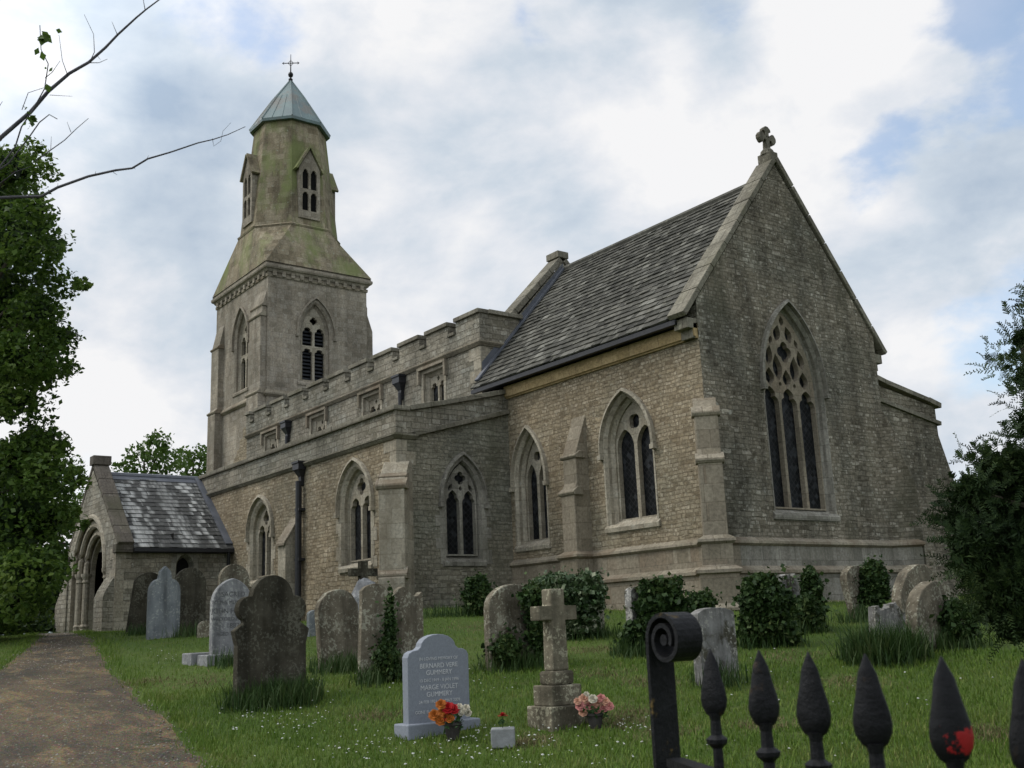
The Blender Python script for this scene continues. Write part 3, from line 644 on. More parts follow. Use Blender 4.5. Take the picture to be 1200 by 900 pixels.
mb = MB(); buttress(mb, NEc, (1, 1), w_, [(p_ + .12, GZ), (p_ + .12, 2.75), (p_ - .14, 3.5), (p_ - .14, 3.9), (-.02, 4.5)]); part(mb, 'buttress', 'rubble_east', bevel=.022)
mb = MB(); buttress(mb, ((bx0 + bx1) / 2, SY), (0, -1), bx1 - bx0, [(bp, GZ), (bp, 2.85), (bp - .1, 3.05), (bp - .1, 3.70), (0, 4.62)]); bt = part(mb, 'buttress', 'ashlar_tan', bevel=.022)
mb = MB(); drip(mb, ((bx0 + bx1) / 2, SY), (0, -1), bx1 - bx0, bp, 2.86, .09); part(mb, 'weathering', 'string', bevel=.018)
mb = MB(); drip(mb, ((bx0 + bx1) / 2, SY), (0, -1), bx1 - bx0, bp - .1, 3.68, .08); part(mb, 'weathering', 'string', bevel=.018)


# ---- organ chamber on the north side
OX, OY0, OY1 = -15.0, NY - .02, 25.1
mb = MB(); F_ = fE(OX)
sheet(mb, F_, [[(OY0, GZ), (OY1, GZ), (OY1, 5.10), (22.8, 5.42), (OY0, 5.75)]]); mb.quad((OX, OY1, GZ), (-20, OY1, GZ), (-20, OY1, 5.1), (OX, OY1, 5.1))
mb.quad((OX - .1, OY0, 5.6), (OX - .1, OY1, 4.95), (-20, OY1, 4.95), (-20, OY0, 5.6))
buttress(mb, (OX - .33, OY1), (0, 1), .6, [(.75, GZ), (.75, 2.6), (0.0, 4.5)])
part(mb, 'vestry_wall', 'rubble_east')
mb = MB()
beam(mb, (OX - .12, OY0 - .05, 5.80), (OX - .12, 22.9, 5.50), (1, 0, 0), .42, .11); beam(mb, (OX - .12, 22.88, 5.50), (OX - .12, 24.8, 5.19), (1, 0, 0), .42, .11); beam(mb, (OX - .12, 24.75, 5.19), (OX - .12, 25.25, 5.08), (1, 0, 0), .44, .13)
beam(mb, (OX + .0, OY0, 5.18), (OX + .0, 25.2, 4.62), (1, 0, 0), .14, .10)
part(mb, 'vestry_coping', 'coping')

# ---- south aisle
AXE, AYS, AXW = -20.82, 12.34, -36.6
FA, FAE = fS(AYS), fE(AXE)
a_holes = []
for cu, half, sill, sp, ap in ((-22.77, .74, 1.56, 2.98, 3.96), (-28.35, .72, 1.52, 2.86, 3.72)):
    a_holes.append(window(FA, cu, sill, half, sp, ap, 2, .26, .15, two_light_cusped(cu, half, sill, sp, ap, .15), .11))
cu, half, sill, sp, ap = 14.15, .52, 1.55, 2.98, 3.92
ae_holes = [window(FAE, cu, sill, half, sp, ap, 2, .2, .07, two_light_cusped(cu, half, sill, sp, ap, .07), .10, mat='ashlar_grey', hood=True)]
mb = MB(); sheet(mb, FA, [[(AXW, GZ), (AXE, GZ), (AXE, 4.40), (AXW, 4.40)]] + a_holes); part(mb, 'aisle_south_wall', 'rubble_south')
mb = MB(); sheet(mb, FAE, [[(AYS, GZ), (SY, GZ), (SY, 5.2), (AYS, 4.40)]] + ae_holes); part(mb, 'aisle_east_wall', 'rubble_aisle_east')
mb = MB(); sheet(mb, fS(AYS - .02), [[(AXW, 4.38), (AXE + .02, 4.38), (AXE + .02, 4.98), (AXW, 4.98)]]); sheet(mb, fE(AXE + .02), [[(AYS - .02, 4.38), (SY, 5.16), (SY, 5.66), (12.9, 5.03), (AYS - .02, 4.98)]])
mb.quad((AXE, AYS + .35, 4.9), (AXW, AYS + .35, 4.9), (AXW, AYS + .35, 4.5), (AXE, AYS + .35, 4.5))
part(mb, 'aisle_parapet', 'nave_stone')
mb = MB(); sweep(mb, [(AXW, AYS), (AXE, AYS), (AXE, AYS + .55)], string_prof(4.46, .14, .10))
beam(mb, (AXE + .03, AYS + .5, 4.40), (AXE + .03, SY, 5.16), (1, 0, 0), .14, .11)
x = AXE + .08
while x > AXW:                                              # coping stones along the aisle parapet
    l = rnd.uniform(.55, .95); beam(mb, (x - l + .008, AYS + .13, 4.98), (x, AYS + .13, 4.98), (0, 1, 0), .44 + rnd.uniform(-.01, .01), .12 + rnd.uniform(-.01, .012)); x -= l
ys = AYS + .36; z0 = 4.98
while ys < SY - .1:
    l = min(rnd.uniform(.6, .9), SY - ys); zz = lambda y: 5.0 + max(0, y - 12.8) * .245
    beam(mb, (AXE - .10, ys, zz(ys)), (AXE - .10, ys + l - .006, zz(ys + l)), (1, 0, 0), .40, .12); ys += l
part(mb, 'aisle_coping', 'coping', bevel=.012)
mb = MB(); mb.quad((AXE - .2, AYS + .2, 4.75), (AXE - .2, SY, 5.3), (AXW, SY, 5.3), (AXW, AYS + .2, 4.75)); part(mb, 'aisle_roof', 'lead')
ac = (AXE, AYS)
mb = MB(); buttress(mb, ac, (1, -1), .60, [(.62, GZ), (.62, 1.12), (.52, 1.24), (.52, 3.18), (.44, 3.34), (.30, 3.46), (-.02, 3.78)]); bt = part(mb, 'buttress', 'ashlar', bevel=.022, label='diagonal buttress of pale blocks at the aisle corner')
mb = MB(); drip(mb, ac, (1, -1), .60, .52, 3.20, .12, .06); part(mb, 'weathering', 'string', bevel=.018)
mb = MB(); drip(mb, ac, (1, -1), .60, .56, 1.22, .12, .05); part(mb, 'weathering', 'string', bevel=.018)
mb = MB(); drip(mb, ac, (1, -1), .60, .40, 3.40, .06, .03); part(mb, 'weathering', 'string', bevel=.018)
mb = MB(); buttress(mb, (-26.18, AYS), (0, -1), .46, [(.36, GZ), (.36, 2.35), (0, 2.95)]); part(mb, 'buttress', 'ashlar', bevel=.022)
mb = MB(); mb.prism([(-26.44, AYS - .42, 2.28), (-26.44, AYS - .42, 2.36), (-26.44, AYS + .02, 3.06), (-26.44, AYS + .02, 2.94)], (.52, 0, 0)); part(mb, 'weathering', 'string', bevel=.018)
mb = MB(); quoins(mb, ac, (-1, 0), (0, 1), 3.72, 4.36); part(mb, 'quoins', 'ashlar')
# drainpipe with hopper head
def hopper(x, y, z, parent, s=1.0):
    h = MB(); L = [(.06, -.52), (.075, -.30), (.15, -.14), (.17, -.12), (.17, .02), (.19, .04), (.19, .09)]
    for i in range(len(L) - 1):
        (a, z0), (b, z1) = L[i], L[i + 1]; a *= s; b *= s; z0 *= s; z1 *= s
        q0 = [(x - a, y - a * 1.2, z + z0), (x + a, y - a * 1.2, z + z0), (x + a, y, z + z0), (x - a, y, z + z0)]; q1 = [(x - b, y - b * 1.2, z + z1), (x + b, y - b * 1.2, z + z1), (x + b, y, z + z1), (x - b, y, z + z1)]
        for k in range(4): h.quad(q0[k], q0[(k + 1) % 4], q1[(k + 1) % 4], q1[k])
    b = .19 * s; h.poly([(x - b, y - b * 1.2, z + .08 * s), (x + b, y - b * 1.2, z + .08 * s), (x + b, y, z + .08 * s), (x - b, y, z + .08 * s)])
    return part(h, 'hopper_head', 'black_pipe', parent)
mb = MB(); px_ = -25.66; mb.tube([(px_, AYS - .13, .1), (px_, AYS - .13, 3.95)], .085, 10)
for z in (.6, 1.9, 3.2): mb.box((px_, AYS - .08, z), (.13, 0, 0), (0, .1, 0), (0, 0, .035))
dp = part(mb, 'drainpipe', 'black_pipe'); hopper(px_, AYS - .01, 4.38, dp, 1.05)

# ---- nave: clerestory, parapet with merlons, east gable
NX0, NX1, NY0 = -37.2, WX, SY
FN = fS(NY0)
n_holes = []
def clerestory(cu, z0=5.98, z1=7.02, half=.52):
    w0, w1 = cu - half, cu + half; L = [(w0, z0), (w1, z0), (w1, z1), (w0, z1)]; rc, bd = .22, .1
    B = [(w0 + bd, z0 + bd), (w1 - bd, z0 + bd), (w1 - bd, z1 - bd), (w0 + bd, z1 - bd)]
    mb = MB(); O = [(w0 - .12, z0 - .1), (w1 + .12, z0 - .1), (w1 + .12, z1 + .1), (w0 - .12, z1 + .1)]
    bridge(mb, FN, O, .012, L, .012); bridge(mb, FN, O, -.02, O, .012); bridge(mb, FN, L, .012, L, -.08); bridge(mb, FN, L, -.08, B, -.14); bridge(mb, FN, B, -.14, B, -rc)
    w = part(mb, 'clerestory_window', 'ashlar')
    lw = (2 * half - 2 * bd - .07 - .06) / 4; H_ = [light_hole(cu + s * (lw + .035), z0 + bd + .04, lw, z0 + .56, z0 + .74, .3) for s in (-1, 1)]; H_.append(foil(cu, z1 - bd - .09, .07, 4, 24, .3))
    t = MB(); plate(t, FN, B, H_, -rc + .06, -rc - .04); part(t, 'tracery', 'ashlar', w)
    g_ = MB(); sheet(g_, FN, [B], -rc - .03); part(g_, 'glass', 'glass', w)
    h = MB(); h.box(FN.p(cu, z1 + .15, .05), (half + .2, 0, 0), (0, .06, 0), (0, 0, .045))
    for s in (-1, 1): h.box(FN.p(cu + s * (half + .16), z1 - .08, .05), (.045, 0, 0), (0, .055, 0), (0, 0, .2))
    part(h, 'hood_mould', 'string', w); return L
for cu in (-24.2, -27.7, -31.3, -35.0): n_holes.append(clerestory(cu))
mb = MB(); sheet(mb, FN, [[(NX0, 4.6), (NX1, 4.6), (NX1, 7.32), (NX0, 7.32)]] + n_holes)
FNE = fE(WX)
sheet(mb, FNE, [[(SY, 4.6), (NY, 4.6), (NY, 7.6), (NY - 1.2, 8.1), (AX, 10.05), (SY + 1.2, 8.1), (SY, 7.6)]])
mb.quad((WX - .5, SY + 1.1, 7.9), (WX - .5, NY - 1.1, 7.9), (WX - .5, AX, 10.0), (WX - .5, AX, 10.0))
mb.quad((NX0, SY, 4.0), (NX0, SY, 7.32), (NX0, SY + 3, 7.32), (NX0, SY + 3, 4.0))
part(mb, 'nave_wall', 'nave_stone')
mb = MB(); yo = SY - .03
gaps = [-22.98 - 1.495 * k for k in range(10)]
L = [(NX0, 7.28), (WX + .03, 7.28), (WX + .03, 8.09)]; mer = []; x = WX + .03
for gx in gaps:
    if gx - .35 < NX0 + .2: break
    L += [(gx, 8.09), (gx, 7.76), (gx - .40, 7.76), (gx - .40, 8.09)]; mer.append((gx, x)); x = gx - .40
mer.append((NX0, x)); L += [(NX0, 8.09)]
mb.prism([(u, yo, v) for u, v in L], (0, .32, 0))
mb.prism([(WX + .03, yo + .323, 7.28), (WX + .03, SY + 1.3, 7.28), (WX + .03, SY + 1.3, 8.087), (WX + .03, yo + .323, 8.087)], (-.32, 0, 0))
part(mb, 'nave_parapet', 'nave_stone')
mb = MB()
for a, b in mer: mb.box(((a + b) / 2, yo + .15, 8.145 + rnd.uniform(-.008, .01)), ((b - a) / 2 + .035, 0, 0), (0, .22, 0), (rnd.uniform(-.006, .006), 0, .06))
for gx in gaps:
    if gx - .35 < NX0 + .2: break
    mb.box((gx - .20, yo + .15, 7.80), (.162, 0, 0), (0, .21, 0), (0, 0, .045))
mb.box((WX - .11, SY + .80, 8.145), (.24, 0, 0), (0, .56, 0), (0, 0, .06))
part(mb, 'merlon_coping', 'coping', bevel=.015)
mb = MB(); sweep(mb, [(NX0, SY), (WX, SY), (WX, SY + 1.9)], string_prof(7.36, .15, .11)); part(mb, 'nave_string', 'string')
mb = MB()
for sgn, yy in ((1, SY + .85), (-1, NY - .85)):
    a = Vector((WX - .22, yy, 7.82)); b = Vector((WX - .22, AX, 10.05))
    for k in range(5): beam(mb, a.lerp(b, k / 5), a.lerp(b, (k + 1) / 5 - .004), (1, 0, 0), .52, .17)
mb.box((WX - .22, AX, 10.25), (.27, 0, 0), (0, .2, 0), (0, 0, .10)); part(mb, 'nave_gable_coping', 'coping', bevel=.02)
mb = MB(); beam(mb, (WX + .08, SY - .2, 6.20), (WX + .08, AX, 9.84), (1, 0, 0), .16, .05); mb.quad((WX + .015, SY + .02, 5.7), (WX + .015, AX, 9.6), (WX + .015, AX, 10.0), (WX + .015, SY + .02, 6.75)); part(mb, 'lead_flashing', 'lead')
mb = MB(); mb.quad((NX0, SY + .2, 7.5), (WX - .3, SY + .2, 7.5), (WX - .3, AX, 8.0), (NX0, AX, 8.0)); mb.quad((WX - .3, NY, 7.5), (NX0, NY, 7.5), (NX0, AX, 8.0), (WX - .3, AX, 8.0)); mb.quad((NX0, NY, 0), (WX, NY, 0), (WX, NY, 7.6), (NX0, NY, 7.6)); part(mb, 'nave_roof', 'lead')
for hx in (-25.86, -33.5):
    mb = MB(); mb.tube([(hx, SY - .1, 5.2), (hx, SY - .1, 6.7)], .06, 8); dp = part(mb, 'drainpipe', 'black_pipe'); hopper(hx, SY - .01, 7.12, dp, 1.15)
mb = MB(); quoins(mb, (WX, SY), (-1, 0), (0, 1), 5.3, 7.2); part(mb, 'quoins', 'ashlar')
# raking half buttress of worn steps at the west end of the nave
mb = MB(); st = [(NX0 + .02, 4.6)]; n_ = 9
for k in range(n_):
    xx = NX0 - .12 - k * .30; zz = 8.15 - (k / n_) ** .8 * 2.75 + rnd.uniform(-.04, .04)
    st += [(xx + .30 - .02, zz), (xx + rnd.uniform(-.04, .04), zz - rnd.uniform(.02, .08))]
st += [(NX0 - 2.9, 4.6)]; st = [(NX0 + .02, 4.6)] + st[1:]
mb.prism([(x, SY + .03, z) for x, z in st][::-1], (0, 1.3, 0)); part(mb, 'raking_buttress', 'rubble_south')

# ---- tower
TX0, TX1, TY0, TY1, TZ = -42.75, -37.42, 16.45, 20.85, 14.2
TFE, TFS = fE(TX1), fS(TY0)
def belfry(fr, cu, sill=9.72, half=.70, sp=11.75, ap=13.1):
    splay = .17; hb = half - splay; m, b = .10, .04; lw = (2 * hb - m - 2 * b) / 4; c = m / 2 + lw
    H_ = []
    for s in (-1, 1):
        H_.append(light_hole(cu + s * c, sill + .14, lw, sill + 1.22, sill + 1.42, .25)); H_.append(light_hole(cu + s * c, sill + 1.56, lw, sp + .02, sp + .30, .25))
    H_.append(foil(cu, sp + .58, .17, 4, 32, .32))
    return window(fr, cu, sill, half, sp, ap, 2, .30, splay, H_, .10, fill='louvre', slats=(sill + .25, sp + .3, .15), mat='tower_stone', tmat='ashlar', name='belfry_window')
hE, hS = belfry(TFE, 18.52), belfry(TFS, -39.95)
mb = MB(); sheet(mb, TFE, [[(TY0, 4), (TY1, 4), (TY1, TZ), (TY0, TZ)], hE]); sheet(mb, TFS, [[(TX0, 0), (TX1, 0), (TX1, TZ), (TX0, TZ)], hS])
mb.quad((TX0, TY1, 0), (TX0, TY0, 0), (TX0, TY0, TZ), (TX0, TY1, TZ)); mb.quad((TX1, TY1, 0), (TX0, TY1, 0), (TX0, TY1, TZ), (TX1, TY1, TZ)); part(mb, 'tower_wall', 'tower_stone')
tp = [(TX0, TY1), (TX0, TY0), (TX1, TY0), (TX1, TY1), (TX0, TY1)]
mb = MB(); sweep(mb, tp, [(-.02, 9.0), (.03, 9.0), (.12, 9.08), (.12, 9.14), (-.02, 9.3)]); part(mb, 'tower_string', 'string'); mb = MB(); sweep(mb, tp, [(-.02, 13.86), (.04, 13.86), (.05, 13.98), (.0, 13.99)]); part(mb, 'tower_string', 'string')
mb = MB(); sweep(mb, tp, [(-.02, 14.05), (.05, 14.06), (.12, 14.16), (.17, 14.18), (.20, 14.24), (.2, 14.32), (.14, 14.36), (.16, 14.40), (-.1, 14.52)])
for k in range(11):
    u = TX0 + .25 + k * (TX1 - TX0 - .5) / 10; mb.box((u, TY0 - .04, 14.0), (.09, 0, 0), (0, .06, 0), (0, 0, .1))
    u = TY0 + .25 + k * (TY1 - TY0 - .5) / 10; mb.box((TX1 + .04, u, 14.0), (.06, 0, 0), (0, .08, 0), (0, 0, .1))
part(mb, 'tower_cornice', 'tower_stone')
def tbut(c, d, w, prof):
    mb = MB(); buttress(mb, c, d, w, prof); o = part(mb, 'buttress', 'tower_stone', bevel=.022); return o
P_ = [(.62, 0), (.62, 9.0), (.42, 9.45), (.42, 11.3), (.30, 11.75), (.30, 12.55), (0, 13.3)]
tbut((TX1 - .62, TY0), (0, -1), 1.1, [(.34, 0), (.34, 9.05), (.26, 9.35), (.26, 12.25), (.20, 12.45), (.18, 12.7), (0, 13.35)])
tbut((TX0 + .5, TY0), (0, -1), .8, [(.34, 0), (.34, 9.05), (.24, 9.35), (.24, 11.9), (0, 13.0)])
tbut((TX0, TY0 + .5), (-1, 0), .8, [(.75, 0), (.75, 11.1), (.25, 11.9), (.25, 13.0), (0, 13.3)])
tbut((TX1 - .55, TY1), (0, 1), .9, [(.34, 0), (.34, 12.2), (.10, 12.9), (.10, 13.2), (0, 13.5)])
for xx, w0, z, p in ((TX1 - .62, 1.1, 12.3, .27), (TX1 - .62, 1.1, 9.2, .33), (TX1 - .62, 1.1, 12.72, .18), (TX0 + .5, .8, 12.0, .24), (TX0 + .5, .8, 9.2, .33)):
    mb = MB(); drip(mb, (xx, TY0), (0, -1), w0, p, z, .09, .05); part(mb, 'weathering', 'string', bevel=.018)
# spire: broached base, octagon with gabled lights, copper cap
SX, SYc = -40.0, 18.55
def octv(a, z): k = .41421 * a; return [Vector((SX + x, SYc + y, z)) for x, y in ((k, -a), (a, -k), (a, k), (k, a), (-k, a), (-a, k), (-a, -k), (-k, -a))]
a0, z0, a1_, z1 = 1.97, 16.5, 1.43, 21.5
sq = [Vector((TX1 + .16, TY0 - .16, 14.44)), Vector((TX1 + .16, TY1 + .16, 14.44)), Vector((TX0 - .16, TY1 + .16, 14.44)), Vector((TX0 - .16, TY0 - .16, 14.44))]
oc = octv(a0, z0); mb = MB()
mb.quad(sq[0], sq[1], oc[2], oc[1]); mb.quad(sq[1], sq[2], oc[4], oc[3]); mb.quad(sq[2], sq[3], oc[6], oc[5]); mb.quad(sq[3], sq[0], oc[0], oc[7])
for c, i, j in ((0, 0, 1), (1, 2, 3), (2, 4, 5), (3, 6, 7)): mb.poly([sq[c], oc[j], oc[i]])
part(mb, 'spire_broach', 'spire_stone')
mb = MB(); o1, o2 = octv(a0 - .05, z0), octv(a1_, z1)
for i in range(8): mb.quad(o1[i], o1[(i + 1) % 8], o2[(i + 1) % 8], o2[i])
sp_ = octv(a0 + .02, z0 - .03); sp2 = octv(a0 + .05, z0 + .05); sp3 = octv(a0 - .06, z0 + .14)
for A_, B_ in ((sp_, sp2), (sp2, sp3)):
    for i in range(8): mb.quad(A_[i], A_[(i + 1) % 8], B_[(i + 1) % 8], B_[i])
part(mb, 'spire_octagon', 'spire_stone')
for (u, n) in (((0, 1, 0), (1, 0, 0)), ((1, 0, 0), (0, -1, 0)), ((0, -1, 0), (-1, 0, 0)), ((-1, 0, 0), (0, 1, 0))):
    fr = Frame(Vector((SX, SYc, 0)) + Vector(n) * (a0 - .11), u, n); zb, zt, hw = 17.2, 19.15, .48
    outl = [(-hw, zb - .3), (hw, zb - .3), (hw, zt), (0, zt + .85), (-hw, zt)]
    mb = MB(); hol = []
    for s in (-1, 1): hol += [light_hole(s * .19, zb + .05, .14, zb + .72, zb + .88, .2), light_hole(s * .19, zb + 1.02, .14, zb + 1.68, zb + 1.92, .2)]
    plate(mb, fr, outl, hol, .09, .0); bridge(mb, fr, outl, -.5, outl, .09); luc = part(mb, 'lucarne', 'tower_stone')
    mb = MB()
    for s in (-1, 1): beam(mb, fr.p(s * (hw + .1), zt - .12, -.1), fr.p(0, zt + .93, -.1), n, .55, .09)
    part(mb, 'gable_coping', 'spire_stone', luc)
    mb = MB(); sheet(mb, fr, [[(-.4, zb), (.4, zb), (.4, zb + 2), (-.4, zb + 2)]], -.004); part(mb, 'dark_backing', 'void', luc)
mb = MB(); c0 = octv(a1_ + .17, z1 - .02); c1 = octv(a1_ + .19, z1 + .10); c2 = octv(a1_ + .02, z1 - .02); ap_ = Vector((SX, SYc, 24.2))
c15 = octv((a1_ + .19) * .46, z1 + .10 + (24.2 - z1 - .1) * .57)
for i in range(8):
    j = (i + 1) % 8; mb.quad(c0[i], c0[j], c1[j], c1[i]); mb.quad(c1[i], c1[j], c15[j], c15[i]); mb.poly([c15[i], c15[j], ap_]); mb.quad(c2[i], c2[j], c0[j], c0[i])
    mb.tube([c1[i], c15[i], ap_], .035, 5)
    for t in (.33, .67): mb.tube([c1[i].lerp(c1[j], t), c15[i].lerp(c15[j], t)], .02, 4)
part(mb, 'spire_cap', 'copper')
mb = MB(); mb.lathe([(.09, 0), (.10, .12), (.05, .16), (.04, .22), (.10, .27), (.12, .35), (.09, .43), (.03, .48), (.02, 1.0), (.012, 1.35)], (SX, SYc, 24.1), 8)
for a in (0, 180):
    d = Vector((math.cos(R(a + 55)), math.sin(R(a + 55)), 0)); c_ = Vector((SX, SYc, 25.02)); mb.tube([c_, c_ + d * .36], .02, 5); mb.tube([c_ + d * .30 - Vector((0, 0, .06)), c_ + d * .38, c_ + d * .30 + Vector((0, 0, .06))], .014, 4); mb.tube([c_ + Vector((0, 0, .12)) + d * .02, c_ + d * .12], .012, 4); mb.tube([c_ - Vector((0, 0, .12)) + d * .02, c_ + d * .12], .012, 4)
part(mb, 'weather_vane', 'iron')

# ---- porch
PX0, PX1, PY, PC = -35.5, -30.5, 9.0, -33.2
FP = fS(PY); Fpe = fE(PX1)
orders = [(1.78, 2.0, 3.62, 0), (1.52, 2.0, 3.34, -.12), (1.27, 2.0, 3.04, -.24), (1.05, 2.0, 2.78, -.36)]
A0 = arch(PC, GZ, *orders[0][:3], 10)
mb = MB(); sheet(mb, FP, [[(PX0, GZ), (PX1, GZ), (PX1, 2.75), (PC, 5.15), (PX0, 2.75)], A0])
sl_hole = arch(10.95, 1.62, .26, 2.05, 2.42, 6)
sheet(mb, Fpe, [[(PY, GZ), (AYS, GZ), (AYS, 2.72), (PY, 2.72)], sl_hole]); mb.quad((PX0, AYS, GZ), (PX0, PY, GZ), (PX0, PY, 2.72), (PX0, AYS, 2.72))
mb.poly([(PX0, PY + .5, 2.7), (PX1, PY + .5, 2.7), (PC, PY + .5, 5.1)])
buttress(mb, (-30.97, PY), (0, -1), .84, [(.30, GZ), (.30, 1.22), (.22, 1.42), (0, 1.80)])
mb.prism([(PX0 + .2, PY - .05, GZ), (PX0 - 1.1, PY - .05, GZ), (PX0 - 1.1, PY - .05, 1.18), (PX0 + .05, PY - .05, 2.1), (PX0 + .2, PY - .05, 2.2)], (0, .55, 0))
porch_wall = part(mb, 'porch_wall', 'nave_stone')
mb = MB(); prev = None
for i, (h_, sp, ap, d) in enumerate(orders):
    L_ = arch(PC, GZ, h_, sp, ap, 10)
    if prev: bridge(mb, FP, prev[0], prev[1], prev[0], d); bridge(mb, FP, prev[0], d, L_, d)
    prev = (L_, d)
bridge(mb, FP, prev[0], prev[1], prev[0], -.5)
for h_, d in ((1.65, -.02), (1.40, -.14), (1.16, -.26)):                 # roll mouldings on the arch orders
    c = arch(PC, 2.05, h_, 2.05, 2.05 + (3.62 - 2.05) * h_ / 1.78, 10)[2:]; mb.tube([FP.p(u, v, d) for u, v in c], .085, 7)
part(mb, 'porch_arch', 'ashlar')
for s in (-1, 1):
    for k, (h_, d) in enumerate(((1.40, -.16), (1.16, -.28))):
        mb = MB(); p = FP.p(PC + s * h_, 0, d); mb.lathe([(.16, -.1), (.16, .35), (.13, .42), (.15, .5), (.10, .56), (.10, 1.78), (.13, 1.82), (.11, 1.9), (.16, 2.0), (.17, 2.08)], p, 10); part(mb, 'column', 'ashlar', label=None, smooth=False)
mb = MB(); mb.quad((PX0, PY + 1.6, GZ), (PX1, PY + 1.6, GZ), (PX1, PY + 1.6, 3.0), (PX0, PY + 1.6, 3.0)); mb.quad((PX0 + .3, PY + .52, GZ), (PX0 + .3, PY + 1.6, GZ), (PX0 + .3, PY + 1.6, 3.0), (PX0 + .3, PY + .52, 3.0)); mb.quad((PX0, PY + .5, 2.75), (PX1, PY + .5, 2.75), (PX1, PY + 1.6, 2.75), (PX0, PY + 1.6, 2.75)); part(mb, 'porch_dark_backing', 'void')  # dark sheets stand in for the shade inside the porch
mb = MB(); bridge(mb, Fpe, arch(10.95, 1.5, .40, 2.05, 2.62, 6), .012, sl_hole, .012); bridge(mb, Fpe, sl_hole, .012, arch(10.95, 1.7, .17, 2.05, 2.30, 6), -.2); w = part(mb, 'porch_window', 'ashlar_grey'); mb = MB(); sheet(mb, Fpe, [sl_hole], -.18); part(mb, 'glass', 'void', w)
# porch roof
mb = MB(); sv_ = Vector((PC - (PX1 + .22), 0, 5.0 - 2.56)); y0, y1 = PY + .42, AYS
mb.quad((PX1 + .20, y0, 2.53), (PX1 + .20, y1, 2.53), (PC, y1, 4.97), (PC, y0, 4.97)); mb.quad((PX0 - .20, y1, 2.53), (PX0 - .20, y0, 2.53), (PC, y0, 4.97), (PC, y1, 4.97))
slates(mb, (PX1 + .22, y0, 2.56), (0, 1, 0), sv_, y1 - y0, sv_.length, (.215, .17), .42, .014)
part(mb, 'porch_roof', 'porch_slate')
mb = MB(); mb.tube([(PC, y0 - .05, 5.0), (PC, y1 + .02, 5.0)], .10, 8); beam(mb, (PC + .1, y0, 4.93), (PC + .1, y1, 4.93), (1, 0, -.9), .3, .03); beam(mb, (PX1 + .1, y1 - .10, 2.68), (PC, y1 - .10, 5.05), (0, 1, 0), .22, .05); part(mb, 'ridge_lead', 'lead')
mb = MB(); mb.box((PX1 + .2, (y0 + y1) / 2, 2.50), (.06, 0, 0), (0, (y1 - y0) / 2, 0), (0, 0, .05)); mb.box((PX1 + .06, (y0 + y1) / 2, 2.46), (.08, 0, 0), (0, (y1 - y0) / 2, 0), (0, 0, .04)); mb.tube([(PX1 + .2, y1 - .15, 2.48), (PX1 + .12, y1 - .12, 2.1), (PX1 + .12, y1 - .12, .2)], .05, 8); part(mb, 'gutter', 'black_pipe')
mb = MB()
for s, xx in ((1, PX1 + .12), (-1, PX0 - .12)):
    a = Vector((xx, PY + .21, 2.62)); b = Vector((PC, PY + .21, 2.62 + (5.22 - 2.62)))
    for k in range(5): beam(mb, a.lerp(b, k / 5), a.lerp(b, (k + 1) / 5 - .005), (0, 1, 0), .44, .13)
    mb.box((xx - s * .15, PY + .2, 2.55), (.17, 0, 0), (0, .25, 0), (0, 0, .12))
mb.box((PC, PY + .21, 5.42), (.2, 0, 0), (0, .27, 0), (0, 0, .14)); part(mb, 'porch_coping', 'dark_coping', bevel=.015)
mb = MB(); quoins(mb, (PX1, PY), (-1, 0), (0, 1), .2, 2.6); part(mb, 'quoins', 'ashlar')

# ================================================================== GROUND
def lawn_mat():
    m, nt, b = mat_base('mown_lawn', .95, .1); g = NT(nt); ob = g.n('ShaderNodeTexCoord').outputs['Object']
    big = g.noise(ob, .35, 4, .6)[0]; mid = g.noise(ob, 1.7, 5, .65)[0]; fin = g.noise(g.mapping(ob, (1, 1, .3)), 22, 5, .7)[0]
    c = g.mix(g.rng(big, .35, .65), (.040, .068, .013), (.064, .095, .02)); c = g.mix(g.math('MULTIPLY', g.rng(mid, .5, .68), .55), c, (.075, .085, .028))
    c = g.mix(g.math('MULTIPLY', g.rng(g.noise(ob, .8, 5, .7)[0], .62, .70), .6), c, (.085, .078, .036))
    c = g.mix(1.0, c, g.grey(g.rng(fin, .3, .7, .55, 1.4)), 'MULTIPLY'); nt.links.new(c, b.inputs['Base Color'])
    nt.links.new(g.n('ShaderNodeBump', {'Height': fin, 'Strength': .9, 'Distance': .04}).outputs[0], b.inputs['Normal']); return m
def path_mat():
    m, nt, b = mat_base('worn_path', .95, .1); g = NT(nt); ob = g.n('ShaderNodeTexCoord').outputs['Object']
    big = g.noise(ob, .55, 4, .65)[0]; fin = g.noise(ob, 34, 5, .75)[0]; vo = g.n('ShaderNodeTexVoronoi', {'Vector': ob, 'Scale': 55.0})
    c = g.mix(g.rng(big, .38, .64), (.09, .078, .06), (.175, .138, .09))
    c = g.mix(g.math('MULTIPLY', g.rng(g.noise(g.mapping(ob, (.7, 1.6, 1)), 1.0, 6, .72, .6)[0], .50, .60), .85), c, (.27, .20, .11)); c = g.mix(g.math('MULTIPLY', g.rng(g.noise(g.mapping(ob, (.8, 2.2, 1), (3, 8, 0)), 1.3, 6, .75)[0], .52, .62), .6), c, (.075, .068, .058))
    c = g.mix(g.math('MULTIPLY', g.rng(g.noise(ob, .9, 6, .7, .5)[0], .60, .66), .7), c, (.06, .065, .038))
    c = g.mix(1.0, c, g.grey(g.rng(fin, .28, .72, .55, 1.45)), 'MULTIPLY'); c = g.mix(.5, c, g.mix(1.0, c, vo.outputs['Color'], 'MULTIPLY'))
    nt.links.new(c, b.inputs['Base Color'])
    nt.links.new(g.n('ShaderNodeBump', {'Height': g.math('ADD', fin, vo.outputs['Distance']), 'Strength': 1.0, 'Distance': .025}).outputs[0], b.inputs['Normal']); return m
